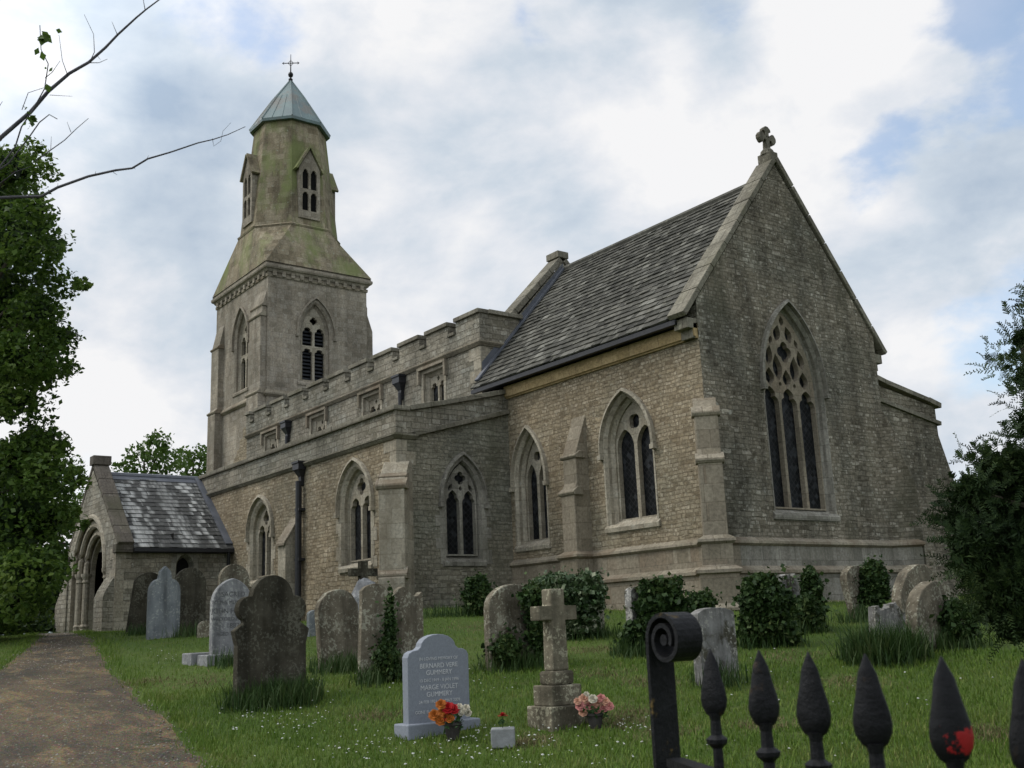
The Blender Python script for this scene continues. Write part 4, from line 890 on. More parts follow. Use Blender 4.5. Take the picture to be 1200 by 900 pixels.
def axis(a, b, step, far):
    d = np.arange(a, b, step); o = np.geomspace(step, far, 26); return np.concatenate([(a - o)[::-1], d, b + o])
XX, YY = np.meshgrid(axis(-42, 8, .25, 700), axis(-6, 34, .25, 700))
V = np.stack([XX, YY, H(XX, YY)], -1).reshape(-1, 3); ny, nx = XX.shape; I = np.arange(ny * nx).reshape(ny, nx)
tag(fast_mesh('ground', V, np.stack([I[:-1, :-1], I[:-1, 1:], I[1:, 1:], I[1:, :-1]], -1).reshape(-1, 4), lawn_mat(), smooth=True), kind='structure')
PR = np.array([(-2.0, 1.9), (-5.5, 3.0), (-8.9, 3.62), (-10.5, 3.93), (-13.4, 4.38), (-17.2, 5.06), (-20.8, 5.9), (-25, 6.8), (-28.5, 7.6), (-31.0, 8.3), (-31.8, 9.1)])
PL = np.array([(-2.6, -.3), (-6.0, 1.2), (-9.4, 1.2), (-11.0, 1.6), (-13.8, 2.2), (-17.0, 3.15), (-20.2, 4.35), (-24.4, 5.6), (-29.0, 6.5), (-33.4, 7.6), (-34.2, 9.1)])
def resample(P, n):
    t = np.linspace(0, len(P) - 1, n); return np.stack([np.interp(t, np.arange(len(P)), P[:, k]) for k in (0, 1)], 1)
pr, pl = resample(PR, 220), resample(PL, 220)
pr += (np.convolve(nrg.normal(0, 1, 240), np.ones(7) / 7, 'same')[:220] * .10)[:, None] * np.array([.2, 1]); pl += (np.convolve(nrg.normal(0, 1, 240), np.ones(7) / 7, 'same')[:220] * .10)[:, None] * np.array([.2, 1])
tt = np.linspace(0, 1, 13)[None, :, None]; G = pr[:, None] * (1 - tt) + pl[:, None] * tt
Zp = H(G[..., 0], G[..., 1]) + .016 - .03 * (np.abs(tt[..., 0] - .5) * 2) ** 6
V = np.concatenate([G, Zp[..., None]], -1).reshape(-1, 3); I = np.arange(220 * 13).reshape(220, 13)
tag(fast_mesh('path', V, np.stack([I[:-1, :-1], I[1:, :-1], I[1:, 1:], I[:-1, 1:]], -1).reshape(-1, 4), path_mat(), smooth=True), kind='structure')
k_ = nrg.integers(0, 200, 5200); u_ = nrg.random(5200)[:, None]; PP = pr[k_] * (1 - u_) + pl[k_] * u_ + nrg.normal(0, .05, (5200, 2)); rr_ = (.006 + .012 * nrg.random(5200) ** 3)[:, None, None]
C_ = np.concatenate([PP, (H(PP[:, 0], PP[:, 1]) + .016)[:, None]], 1)[:, None]; O_ = np.array([(1, 0, 0), (0, 1, 0), (-1, 0, 0), (0, -1, 0), (0, 0, .7), (0, 0, -.5)])[None] * rr_ * (.7 + .6 * nrg.random((5200, 6, 1)))
V = (C_ + O_).reshape(-1, 3); F = (np.array([(0, 1, 4), (1, 2, 4), (2, 3, 4), (3, 0, 4), (1, 0, 5), (2, 1, 5), (3, 2, 5), (0, 3, 5)])[None] + 6 * np.arange(5200)[:, None, None]).reshape(-1, 3)
tag(fast_mesh('gravel', V, F, leaf_mat('path_pebbles', [(.05, .046, .04), (.13, .12, .10), (.22, .20, .165), (.34, .32, .28)], .9, .1, 0)), 'loose small stones strewn over the path', 'gravel', kind='stuff')
def on_path(x, y, margin=0.0):
    a = np.interp(-x, -PR[:, 0], PR[:, 1]); b = np.interp(-x, -PL[:, 0], PL[:, 1]); return (y < a - margin) & (y > b + margin) & (x < -2) & (x > -33)

# ================================================================== GRAVES
def mpp(q): return fw.dot(q) / FPX                 # metres per photograph pixel at a point
def prof_round(w, h, r=.5):                        # arched top: r = height of the arch as a share of the width
    L = [(-w / 2, 0), (w / 2, 0)]; n = 12; hr = w * r
    for k in range(n + 1): a = math.pi * k / n; L.append((w / 2 * math.cos(a), h - hr + hr * math.sin(a)))
    return L
def prof_gothic(w, h): return arch(0, 0, w / 2, h - w * .62, h, 8)
def prof_shoulder(w, h):                           # round head between small shoulders
    L = [(-w / 2, 0), (w / 2, 0)]; hs = h - w * .30
    R_ = [(w / 2, hs), (w * .475, hs + w * .055), (w * .42, hs + w * .085), (w * .33, hs + w * .10), (w * .30, hs + w * .125)]
    n = 10; top = [(w * .285 * math.cos(math.pi * k / n), hs + w * .135 + w * .165 * math.sin(math.pi * k / n)) for k in range(n + 1)]
    return L + R_ + top + [(-u, v) for u, v in R_[::-1]]
def prof_ogee(w, h):                               # wavy top: raised centre, dips, curled ears
    L = [(-w / 2, 0), (w / 2, 0)]; pts = []
    for k in range(25):
        u = .5 - k / 24; a = abs(u); v = .0 if a > .47 else 0
        v = .10 * math.cos(min(a / .30, 1) * math.pi) - .02 + (.09 * math.exp(-((a - .47) / .07) ** 2)); pts.append((u * w, h - .10 * w + v * w))
    return L + pts
def prof_trefoil(w, h):                            # three round lobes, a neck and cut shoulders
    L = [(-w * .46, 0), (w * .46, 0), (w * .455, h * .49), (w * .5, h * .595), (w * .37, h * .652)]
    for k in range(10): a = R(-62 + 160 * k / 9); L.append((w * .30 + w * .157 * math.cos(a), h * .753 + w * .157 * math.sin(a)))
    n = len(L); r2_ = w * .275
    for k in range(13): a = R(9 + 162 * k / 12); L.append((r2_ * math.cos(a), h - r2_ + r2_ * math.sin(a)))
    return L + [(-u, v) for u, v in L[2:n]][::-1]
def prof_spire(w, h):                              # tall pointed middle between lower round shoulders
    L = [(-w / 2, 0), (w / 2, 0)]; n = 6
    s = [(w / 2, h * .66)] + [(w * .5 - w * .28 * (1 - math.cos(R(90 * k / n))), h * .66 + h * .17 * math.sin(R(90 * k / n))) for k in range(1, n + 1)] + [(w * .2, h * .86), (w * .17, h * .93)]
    return L + s + [(0, h)] + [(-u, v) for u, v in s[::-1]]
def rough(L, amp):                                 # worn outline
    return [(u + rnd.uniform(-amp, amp), v + (rnd.uniform(-amp, amp) if v > .01 else 0)) for u, v in L]
def headstone(label, px, py, wpx, hpx, prof, mat, thick=.11, rz=0.0, lean=0.0, tip=0.0, group='headstones in the churchyard', bev=.014, wear=0.0, sink=.12, name='headstone', **kw):
    q, d = ground_at(px, py); s = mpp(q); az = math.atan2(-q.x, q.y) + rz
    h = hpx * s + sink; w = max(.25, (wpx * s - thick * abs(math.cos(az))) / max(.35, abs(math.sin(az))))
    L = prof(w, h, **kw)
    if wear: L = rough(L, wear)
    mb = MB(); mb.prism([(0, u, v) for u, v in L], (-thick, 0, 0))
    o = mb.build(name, M[mat], bevel=bev); o.location = q - Vector((0, 0, sink)); o.rotation_euler = (lean, tip, rz); tag(o, label, 'headstone', group)
    o['w'] = w; o['h'] = h; del o['w'], o['h']
    return o, w, h, s
def lettering(parent, lines, x, mat, name='inscription', label=None):
    for txt, y, size in lines:
        bits = MB()
        cu_ = bpy.data.curves.new('t', 'FONT'); cu_.body = txt; cu_.size = size; cu_.align_x = 'CENTER'; cu_.extrude = .0008
        t = bpy.data.objects.new('t', cu_); COL.objects.link(t); dg = bpy.context.evaluated_depsgraph_get(); me = bpy.data.meshes.new_from_object(t.evaluated_get(dg))
        bits.add([(x + v.co.z, v.co.x, y + v.co.y) for v in me.vertices], [tuple(p.vertices) for p in me.polygons])
        bpy.data.objects.remove(t); bpy.data.curves.remove(cu_); bpy.data.meshes.remove(me); bits.build(name, M[mat], parent)
# the new granite stone with its base, inscription and flowers
o, w, h, s = headstone('clean grey granite headstone with pale inscription, orange and red flowers at its foot', 516, 858, 79, 112, prof_shoulder, 'marble', thick=.10, bev=.02, sink=.0)
white = o
mb = MB(); mb.box((-.04, 0, .03), (.13, 0, 0), (0, w / 2 + .06, 0), (0, 0, .07)); mb.build('base', M['marble'], o, bevel=.012)
lettering(o, [('IN LOVING MEMORY OF', h * .735, .040), ('BERNARD VERE', h * .655, .062), ('GUMMERY', h * .585, .062), ('13 DEC 1919 - 8 JAN 1996', h * .515, .040), ('MARGE VIOLET', h * .435, .062), ('GUMMERY', h * .365, .062), ('24 FEB 1921 - 26 MAY 2009', h * .30, .040), ('GONE BUT NOT FORGOTTEN', h * .20, .040)], .003, 'letter')
headstone('big dark headstone cut as a three lobed trefoil, long grass at its foot', 319, 822, 92, 146, prof_trefoil, 'grave_dark', .13, bev=.03)
o, w, h, s = headstone('light grey pointed headstone with dark lettering, behind the dark trefoil stone', 272, 776, 50, 97, prof_gothic, 'grave_grey', .12)
mb = MB(); mb.box((-.05, 0, .12), (.2, 0, 0), (0, w / 2 + .12, 0), (0, 0, .12)); mb.build('base', M['grave_grey'], o, bevel=.015)
lettering(o, [('SACRED', h * .80, .10), ('TO THE MEMORY OF', h * .72, .07), ('JOHN HARVEY', h * .62, .10), ('WHO DIED MAY 4TH', h * .54, .07), ('1887', h * .46, .10), ('AGED 71 YEARS', h * .38, .07)], .003, 'letter_dark')
headstone('brown round topped headstone peeping over the light grey pointed stone', 274, 760, 37, 98, prof_round, 'grave_brown', .11)
headstone('dark leaning headstone beside the porch wall, left of the slate grey pointed stone', 166, 742, 36, 71, prof_round, 'grave_dark', .11, lean=R(-7), r=.42)
headstone('slate grey headstone with a tall pointed centre, standing near the porch', 192, 748, 38, 84, prof_spire, 'grave_blue', .13)
headstone('dark round topped headstone against the porch wall, right of the slate grey pointed stone', 222, 744, 38, 78, prof_round, 'grave_dark', .11, r=.5)
headstone('tiny round topped stone in the grass near the porch', 241, 747, 17, 19, prof_round, 'grave_brown', .12, sink=.05)
headstone('round brown headstone leaning left, long grass along its foot', 402, 782, 52, 90, prof_round, 'grave_brown', .13, lean=R(4), r=.48, wear=.006)
headstone('narrow mossy headstone with a pale lit edge, left of the ivy striped wavy stone', 437, 798, 34, 112, prof_round, 'grave_brown', .15, lean=R(-2), rz=R(-14), r=.35, wear=.008)
headstone('mottled headstone with a wavy top and curled ears, ivy running up it', 474, 788, 54, 100, prof_ogee, 'grave_brown', .12, wear=.004)
headstone('low blue grey slab just right of the dark trefoil stone', 373, 745, 24, 30, prof_round, 'grave_blue', .1, r=.2)
headstone('broad rounded headstone with a pale rim and ivy on its right side', 607, 781, 70, 95, prof_round, 'grave_brown', .13, r=.36, wear=.005)
headstone('old upright slab standing right of the ivy heap by the chancel wall', 700, 742, 26, 58, prof_round, 'grave_brown', .14, r=.12, wear=.01)
headstone('pale faced squat headstone behind the gate scroll', 846, 800, 52, 86, prof_round, 'grave_white', .12, r=.12, wear=.005)
headstone('narrow slab edge buried in the clipped ivy block', 757, 764, 34, 76, prof_round, 'grave_white', .13, r=.2, wear=.006)
headstone('broken pale stone leaning right with ivy hanging over it', 940, 737, 26, 66, prof_ogee, 'grave_white', .13, lean=R(13), wear=.02)
headstone('leaning headstone almost hidden under dark ivy below the east window', 1017, 724, 30, 62, prof_round, 'grave_brown', .13, lean=R(14), r=.4)
headstone('small broken stub of stone beside the tall grass clump', 1046, 752, 30, 46, prof_ogee, 'grave_white', .14, lean=R(-9), rz=R(-18), wear=.02)
headstone('big round headstone leaning right, the rear one of the pair beside the yew', 1098, 742, 62, 82, prof_round, 'grave_brown', .15, lean=R(20), r=.5, wear=.012)
headstone('big round headstone with a pale edge, the front one of the pair beside the yew', 1112, 757, 68, 76, prof_round, 'grave_brown', .17, lean=R(11), r=.5, wear=.012)
headstone('dark slab under the trees at the left edge of the churchyard', 6, 744, 26, 30, prof_round, 'grave_blue', .12, r=.05)
# stone cross on steps
q, d = ground_at(655, 849); s = mpp(q)
cr = empty('stone_cross', q); tag(cr, 'lichened stone cross on a stepped base, pink flowers at its foot', 'cross')
k = s / .80
def stepbox(name, w, z0, z1, bev=.012):
    mb = MB(); mb.box((0, 0, (z0 + z1) / 2), (w * .8 / 2, 0, 0), (0, w / 2, 0), (0, 0, (z1 - z0) / 2)); mb.build(name, M['grave_cross'], cr, bevel=bev)
stepbox('step', 58 * s, -.1, 22 * s); stepbox('step', 45 * s, 22 * s, 45 * s); stepbox('step', 33 * s, 45 * s, 61 * s, .025)
mb = MB(); z0, z1, hw = 61 * s, 156 * s, 10.5 * s
za, zb, ha = 119 * s, 136 * s, 29 * s
mb.prism([(-.075, -hw * 1.12, z0), (-.075, hw * 1.12, z0), (-.075, hw, za), (-.075, ha, za), (-.075, ha, zb), (-.075, hw, zb), (-.075, hw, z1), (-.075, -hw, z1), (-.075, -hw, zb), (-.075, -ha, zb), (-.075, -ha, za), (-.075, -hw, za)], (.15, 0, 0))
mb.build('cross_shaft', M['grave_cross'], cr, bevel=.015)
# dark cross on a rough boulder near the aisle
q, d = ground_at(428, 742); s = mpp(q); c2 = empty('grave_cross', q); tag(c2, 'dark short armed cross on a rough boulder, in front of the aisle window', 'cross')
mb = MB(); mb.lathe([(.34, -.1), (.33, .3), (.30, .62), (.24, 45 * s), (.14, 58 * s), (.05, 62 * s)], (0, 0, 0), 11, 1, 1.1); b_ = mb.build('boulder', M['grave_grey'], c2)
for v in b_.data.vertices: v.co += Vector((rnd.uniform(-.04, .04), rnd.uniform(-.04, .04), rnd.uniform(-.03, .03)))
mb = MB(); mb.prism([(0, u * s, v * s) for u, v in ((-5, 55), (5, 55), (5, 66), (18, 66), (18, 75), (5, 75), (5, 84), (-5, 84), (-5, 75), (-18, 75), (-18, 66), (-5, 66))], (-.12, 0, 0)); mb.build('cross', M['grave_dark'], c2, bevel=.01)
# low kerb slab left of the grey lettered stone
q, d = ground_at(240, 776); mb = MB(); mb.box((0, 0, .04), (.2, 0, 0), (0, .28, 0), (0, 0, .1)); o = mb.build('kerb_stone', M['grave_grey'], bevel=.02); o.location = q; tag(o, 'low grey kerb stone in the grass beside the grey lettered headstone', 'kerb stone')

# ------------------------------------------------------------------ leaves, flowers, grass
def leaf_cloud(P, size, flat=0.0, up_bias=.3, aspect=.6, droop=0.0, jit=.35, rng=nrg):
    """one folded four-cornered leaf at each point, all kinds of headings"""
    n = len(P); N = rng.normal(0, 1, (n, 3)); N[:, 2] += up_bias * 2; N /= np.linalg.norm(N, axis=1)[:, None]
    T = np.cross(N, rng.normal(0, 1, (n, 3))); T[:, 2] -= droop; T /= np.linalg.norm(T, axis=1)[:, None]; B = np.cross(N, T)
    S = (size * (1 + jit * rng.normal(0, 1, n)).clip(.4, 2))[:, None]
    a = P - T * S * .5; b = P + B * S * aspect * .5 + N * S * .08; c = P + T * S * .5; d = P - B * S * aspect * .5 + N * S * .08
    return np.stack([a, b, c, d], 1).reshape(-1, 3), np.arange(4 * n).reshape(n, 4)
def ball_points(n, c, r, shell=.5, rng=nrg):
    D = rng.normal(0, 1, (n, 3)); D /= np.linalg.norm(D, axis=1)[:, None]; rad = (shell + (1 - shell) * rng.random(n)) ** (1 / 2.0)
    lump = 1 + .16 * np.sin(D[:, 0] * 5 + c[0]) * np.sin(D[:, 1] * 5 + c[1]) + .1 * np.sin(D[:, 2] * 9 + c[2])
    return np.asarray(c) + D * (rad * lump)[:, None] * np.asarray(r)
M['ivy'] = leaf_mat('ivy_leaves', [(.007, .015, .005), (.015, .033, .008), (.032, .058, .014), (.085, .105, .035)], .6, .15, .12, 2.5)
M['ivy_pale'] = leaf_mat('flowering_leaves', [(.014, .03, .01), (.03, .06, .018), (.06, .09, .035), (.22, .23, .15)], .5, .3, .12, 3.0)
M['maple'] = leaf_mat('broad_leaves', [(.016, .036, .006), (.046, .086, .014), (.085, .135, .024), (.14, .19, .04)], .55, .15, .4, .55)
M['maple_dark'] = leaf_mat('shaded_leaves', [(.010, .022, .006), (.020, .040, .010), (.030, .056, .012)], .6, .25, .2, .7)  # darker copy of the leaves, shade put into the colour
M['far_leaf'] = leaf_mat('far_leaves', [(.035, .07, .012), (.06, .105, .018), (.085, .14, .028)], .6, .25, .35, .3)
M['yew'] = leaf_mat('yew_needles', [(.006, .013, .004), (.013, .026, .008), (.024, .042, .012), (.05, .07, .02)], .65, .12, .1, 1.6)
M['blade'] = leaf_mat('grass_blades', [(.040, .078, .011), (.070, .124, .016), (.108, .156, .026), (.17, .17, .06)], .7, .15, .25, 1.2)
M['tuft'] = leaf_mat('rank_grass', [(.012, .028, .006), (.022, .048, .010), (.036, .066, .016), (.07, .085, .03)], .65, .2, .2, 1.5)
def ivy(label, blobs, n, size=.05, mat='ivy', name='ivy', cat='ivy', group='ivy over old graves'):
    """leafy mass: blobs of (photo x, photo y of the centre, depth taken from the ground point px,py, rx, ry in photo px)"""
    base = None; Ps = []
    for (gx, gy, cx, cy, rx, ry) in blobs:
        q, d = ground_at(gx, gy); s = mpp(q); dirc = ray(cx, cy); c = dirc * (fw.dot(q) / fw.dot(dirc)); base = base or q
        P = ball_points(int(2.0 * n * rx * ry / 1000 * (s / .011) ** 2 / (.05 / .075) ** 2), c, (rx * s, rx * s * .8, ry * s), .35)
        z = H(P[:, 0], P[:, 1]); P = P[P[:, 2] > z - .03]; Ps.append(P)
    P = np.concatenate(Ps) - np.array(base)
    for p0 in P[nrg.integers(0, len(P), max(10, len(P) // 110))]:      # stray shoots
        dv = nrg.normal(0, 1, 3); dv[2] = abs(dv[2]) * .8; dv /= np.linalg.norm(dv); t_ = np.linspace(0, 1, 9)[:, None]; P = np.concatenate([P, p0 + dv * t_ * nrg.uniform(.08, .22) - np.array([0, 0, .08]) * t_ ** 2])
    P = P + nrg.normal(0, 1, P.shape) * (.012 + .07 * (nrg.random(len(P)) < .08))[:, None]; V, F = leaf_cloud(P, size * .75, up_bias=.25, aspect=.8, jit=.6)
    o = fast_mesh(name, V, F, M[mat]); o.location = base; return tag(o, label, cat, group)
ivy('round dark bush growing against the aisle east wall', [(560, 720, 560, 700, 21, 24), (575, 720, 572, 708, 12, 14)], 1400, .06, name='bush', cat='bush', group='bushes by the church wall')
ivy('ivy clothing the right half of the broad rounded headstone', [(622, 779, 630, 730, 14, 42), (615, 781, 624, 700, 18, 14), (600, 783, 590, 762, 22, 18)], 1000, .06)
ivy('wide flowering ivy heap by the chancel wall behind the stone cross', [(665, 746, 660, 700, 36, 26), (690, 746, 690, 695, 22, 24), (640, 746, 640, 692, 18, 16), (668, 746, 668, 728, 36, 20)], 1250, .07, 'ivy_pale')
ivy('clipped square block of ivy in front of the chancel corner', [(770, 765, 782, 712, 26, 32), (760, 765, 762, 716, 18, 34), (775, 765, 780, 742, 28, 26), (745, 766, 742, 748, 14, 18)], 1300, .07)
ivy('low ivy bush behind the clipped ivy block', [(822, 730, 822, 707, 20, 13)], 1200, .06)
ivy('round headed ivy bush left of the broken pale stone', [(895, 755, 895, 706, 32, 30), (895, 756, 894, 735, 28, 22), (915, 756, 916, 745, 20, 12)], 1300, .07)
ivy('ivy trailing over the broken pale stone', [(944, 738, 951, 692, 12, 26), (944, 740, 945, 718, 22, 20)], 1300, .06)
ivy('thick leaning ivy below the east window', [(1019, 724, 1027, 682, 15, 24), (1015, 724, 1016, 704, 19, 20), (1015, 724, 1019, 690, 15, 26)], 1300, .06)
ivy('ivy strip climbing the middle of the wavy topped headstone', [(462, 796, 457, 742, 7, 50), (455, 798, 452, 775, 18, 26)], 900, .05)
ivy('ivy covering the foot of the front stone beside the yew', [(1115, 758, 1124, 728, 24, 24)], 900, .06)

def blades(P, h, w, lean, rng=nrg):
    """one bent tapering blade at each point"""
    n = len(P); a = rng.random(n) * 2 * np.pi; D = np.stack([np.cos(a), np.sin(a), np.zeros(n)], 1); S = np.stack([-np.sin(a), np.cos(a), np.zeros(n)], 1)
    hh = (h * (1 + .35 * rng.normal(0, 1, n)).clip(.35, 2))[:, None]; L = (lean * rng.random(n))[:, None] * hh; ww = w * (.7 + .6 * rng.random(n))[:, None]; Z = np.array([0, 0, 1.0])
    p0 = P - S * ww; p1 = P + S * ww; p2 = P + D * L * .4 + Z * hh * .6 + S * ww * .7; p3 = P + D * L * .4 + Z * hh * .6 - S * ww * .7; p4 = P + D * L + Z * hh
    return np.stack([p0, p1, p2, p3, p4], 1).reshape(-1, 3), np.concatenate([np.array([[0, 1, 2, 3]]) + 5 * np.arange(n)[:, None]]), np.array([[3, 2, 4]]) + 5 * np.arange(n)[:, None]
def blade_mesh(name, P, h, w, lean, mat):
    V, Q, T = blades(P, h, w, lean); T4 = np.concatenate([T, T[:, 2:]], 1)
    me = bpy.data.meshes.new(name); nq, nt_ = len(Q), len(T)
    me.vertices.add(len(V)); me.vertices.foreach_set('co', V.astype('f').ravel()); me.loops.add(nq * 4 + nt_ * 3)
    me.loops.foreach_set('vertex_index', np.concatenate([Q.ravel(), T.ravel()]).astype('i')); me.polygons.add(nq + nt_)
    me.polygons.foreach_set('loop_start', np.concatenate([np.arange(nq) * 4, nq * 4 + np.arange(nt_) * 3]).astype('i')); me.update(calc_edges=True)
    me.materials.append(M[mat]); o = bpy.data.objects.new(name, me); COL.objects.link(o); return o
def in_building(x, y):
    return ((x < EX + .25) & (x > WX) & (y > SY - .2) & (y < NY + 4)) | ((x < AXE + .2) & (y > AYS - .1)) | ((x < PX1 + .1) & (x > PX0) & (y > PY - .1))
WORN = []
for (px, py, r_) in ((745, 836, .35), (728, 848, .3), (700, 790, .5), (690, 762, .5), (170, 800, .4), (230, 800, .5), (760, 800, .4), (620, 870, .25), (930, 770, .6), (1000, 800, .4), (1150, 860, .35), (440, 840, .35), (560, 735, .7), (780, 860, .3), (900, 850, .3)):
    q, d = ground_at(px, py); WORN.append((q.x, q.y, r_))
def lawn_points(n, dmin, dmax, power):
    d = dmin + (dmax - dmin) * nrg.random(n) ** power; a = YAW - np.arctan((nrg.random(n) * 1400 - 700) / FPX)
    x, y = -np.sin(a) * d, np.cos(a) * d; worn = np.zeros(n, bool)
    for (wx, wy, wr) in WORN: worn |= ((x - wx) ** 2 + (y - wy) ** 2 < (wr * (.7 + .6 * nrg.random(n))) ** 2) & (nrg.random(n) < .75)
    k = ~on_path(x, y, .02) & ~in_building(x, y) & ~worn; x, y = x[k], y[k]; return np.stack([x, y, H(x, y) - .004], 1)
tag(blade_mesh('lawn_grass', np.concatenate([lawn_points(110000, 6, 14, 1.0), lawn_points(70000, 13, 30, 1.0)]), .045, .0045, .9, 'blade'), 'mown green grass of the churchyard lawn', 'grass', kind='stuff')
P = np.concatenate([np.stack([nrg.normal(wx, wr * .5, 420), nrg.normal(wy, wr * .5, 420)], 1) for wx, wy, wr in WORN]); M['straw'] = leaf_mat('dry_blades', [(.06, .055, .025), (.11, .095, .045), (.17, .145, .075), (.07, .085, .025)], .8, .1, .2, 2)
tag(blade_mesh('dry_grass', np.stack([P[:, 0], P[:, 1], H(P[:, 0], P[:, 1]) - .004], 1), .035, .0045, 1.6, 'straw'), 'dry worn grass in patches of the lawn', 'grass', kind='stuff')
T_ = []
def tuft_at(px, py, rx, n, tall=1.0, depth=.35):
    q, d = ground_at(px, py); s = mpp(q); u = nrg.normal(0, .5, n).clip(-1.1, 1.1) * rx * s; v = nrg.normal(0, .5, n) * depth
    x = q.x + rt0.x * u + fw.x * v; y = q.y + rt0.y * u + fw.y * v; return np.stack([x, y, H(x, y) - .01], 1)
for spec in ((320, 826, 50, 2200), (320, 822, 44, 900), (402, 786, 36, 500), (437, 800, 24, 350), (470, 794, 34, 500), (606, 783, 42, 700), (272, 780, 28, 250), (166, 744, 22, 200), (222, 746, 24, 200), (770, 767, 44, 500), (846, 803, 30, 300), (895, 757, 42, 500), (940, 741, 30, 350), (1015, 728, 40, 400), (1110, 760, 46, 450), (670, 748, 50, 400), (700, 746, 20, 150), (530, 722, 60, 400), (735, 768, 18, 200)):
    T_.append(tuft_at(*spec[:4]))
tag(blade_mesh('long_grass', np.concatenate(T_), .20, .006, .8, 'tuft'), 'long rank grass left round the feet of the stones', 'grass', kind='stuff')
o = blade_mesh('grass_clump', np.concatenate([tuft_at(1026, 776, 34, 1500, depth=.35), tuft_at(1062, 772, 24, 600, depth=.3)]), .30, .007, 1.0, 'tuft'); tag(o, 'tall clump of uncut grass beside the broken stub of stone', 'grass clump')
# grass creeping over the path edge
P = np.concatenate([np.stack([pp[i] + nrg.normal(0, 1, 2) * (.06, .10) for i in nrg.integers(10, 215, 5000)]) for pp in (pr, pl)]); tag(blade_mesh('verge_grass', np.stack([P[:, 0], P[:, 1], H(P[:, 0], P[:, 1]) - .005], 1), .06, .005, 1.0, 'blade'), 'ragged grass along the edges of the path', 'grass', kind='stuff')
# clover and daisies
def daisies():
    P = []
    for (px, py, sx, sy, n) in ((520, 872, 90, 12, 36), (590, 868, 60, 10, 30), (350, 848, 60, 16, 70), (300, 838, 40, 12, 26), (470, 790, 50, 10, 20), (640, 858, 40, 8, 16), (740, 856, 26, 8, 26), (700, 880, 120, 14, 30), (860, 790, 60, 20, 14), (560, 800, 60, 16, 24), (190, 775, 20, 8, 16), (1000, 830, 140, 36, 40), (560, 890, 200, 8, 50), (430, 885, 60, 10, 26), (380, 800, 60, 20, 16)):
        for _ in range(n):
            q, d = ground_at(px + rnd.gauss(0, sx * .6), min(py + rnd.gauss(0, sy * .8), 930)) 
            if not bool(on_path(q.x, q.y, -.1)): P.append(q)
    mb = MB()
    for q in P:
        r = rnd.choice((.006, .008, .009, .011, .014)); z = rnd.uniform(.035, .06); t = Vector((rnd.uniform(-.4, .4), rnd.uniform(-.4, .4), 1)).normalized(); a = t.orthogonal().normalized(); b = t.cross(a); c = q + Vector((0, 0, z))
        ring = [c + (a * math.cos(k * math.pi / 3) + b * math.sin(k * math.pi / 3)) * r for k in range(6)]
        mb.add(ring + [c + t * r * .6, c - t * r * .5], [(k, (k + 1) % 6, 6) for k in range(6)] + [((k + 1) % 6, k, 7) for k in range(6)])
    return mb
M['petal'] = simple_mat('white_petals', (.30, .31, .27), (.42, .42, .38), 20, .8, .1, 0)
tag(daisies().build('clover_flowers', M['petal']), 'scattered small white clover and daisy heads in the lawn', 'wildflowers', kind='stuff')
# cut flowers
for nm, c in (('orange', (.48, .14, .02)), ('red', (.45, .012, .015)), ('pink', (.62, .25, .22)), ('cream', (.6, .55, .42)), ('peach', (.66, .36, .24))): M[nm] = simple_mat(nm + '_petals', tuple(x * .5 for x in c), tuple(x * .8 for x in c), 40, .7, .2, 0)
M['pot'] = simple_mat('dark_pot', (.025, .022, .02), (.05, .045, .04), 12, .8, .2, .2)
M['vase'] = simple_mat('stone_vase', (.15, .155, .15), (.24, .245, .245), 12, .85, .2, .3, c3=(.12, .12, .11), mscale=9)
M['stem'] = leaf_mat('flower_leaves', [(.015, .04, .01), (.03, .07, .02), (.05, .1, .03)], .6, .2, .15, 4)
def bloom(parent, c, r, mat, tone=None):
    mb = MB()
    for ring, (rr, zz, n) in enumerate(((1.0, -.1, 7), (.72, .22, 6), (.4, .45, 5))):
        for k in range(n):
            a = 2 * math.pi * (k + .5 * ring) / n + rnd.uniform(-.2, .2); d = Vector((math.cos(a), math.sin(a), 0)); t = Vector((-d.y, d.x, 0)); z = Vector((0, 0, 1)); C = Vector(c)
            mb.quad(C, C + (d * .62 + t * .66) * r * rr + z * r * (zz + .1), C + d * r * rr + z * r * (zz + .25), C + (d * .62 - t * .66) * r * rr + z * r * (zz + .1))
    return mb.build('flower', M[mat], parent)
def bouquet(label, px, py, blooms, h, pot, leaves=160, spread=.13, off=(0, 0)):
    q, d = ground_at(px, py); q = q + Vector((off[0], off[1], 0)); s = mpp(q); e = empty('flower_arrangement', q); tag(e, label, 'flowers', None)
    if pot: mb = MB(); mb.lathe([(.05, -.02), (.075, .10), (.085, .11), (.08, .13)], (0, 0, 0), 12); mb.build('flower_pot', M[pot], e)
    P = ball_points(leaves, (0, 0, h * .62), (spread, spread, h * .40), .2); V, F = leaf_cloud(P, .055, up_bias=.4, aspect=.4); fast_mesh('leaves', V, F, M['stem'], e)
    for (u, v, r, m) in blooms:
        o_ = bloom(e, (0, 0, 0), r * s * 1.0, m); k_ = rnd.uniform(.03, .09); o_.location = (rt0.x * u * s - fw.x * k_, rt0.y * u * s - fw.y * k_, v * s); o_.rotation_euler = Vector((-fw.x, -fw.y, .6)).to_track_quat('Z', 'Y').to_euler()
bouquet('bunch of orange and red flowers with cream sprigs before the granite headstone', 530, 862, [(-20, 26, 8, 'orange'), (-13, 20, 7, 'orange'), (-9, 30, 8, 'orange'), (-4, 34, 8, 'red'), (-6, 24, 7, 'red'), (3, 32, 7, 'red'), (-12, 38, 7, 'orange'), (-2, 22, 6, 'orange'), (9, 34, 5, 'cream'), (14, 30, 5, 'cream'), (17, 33, 5, 'cream'), (19, 27, 5, 'cream'), (11, 27, 4, 'cream')], .24, 'pot', 170, .12, (.16, -.10))
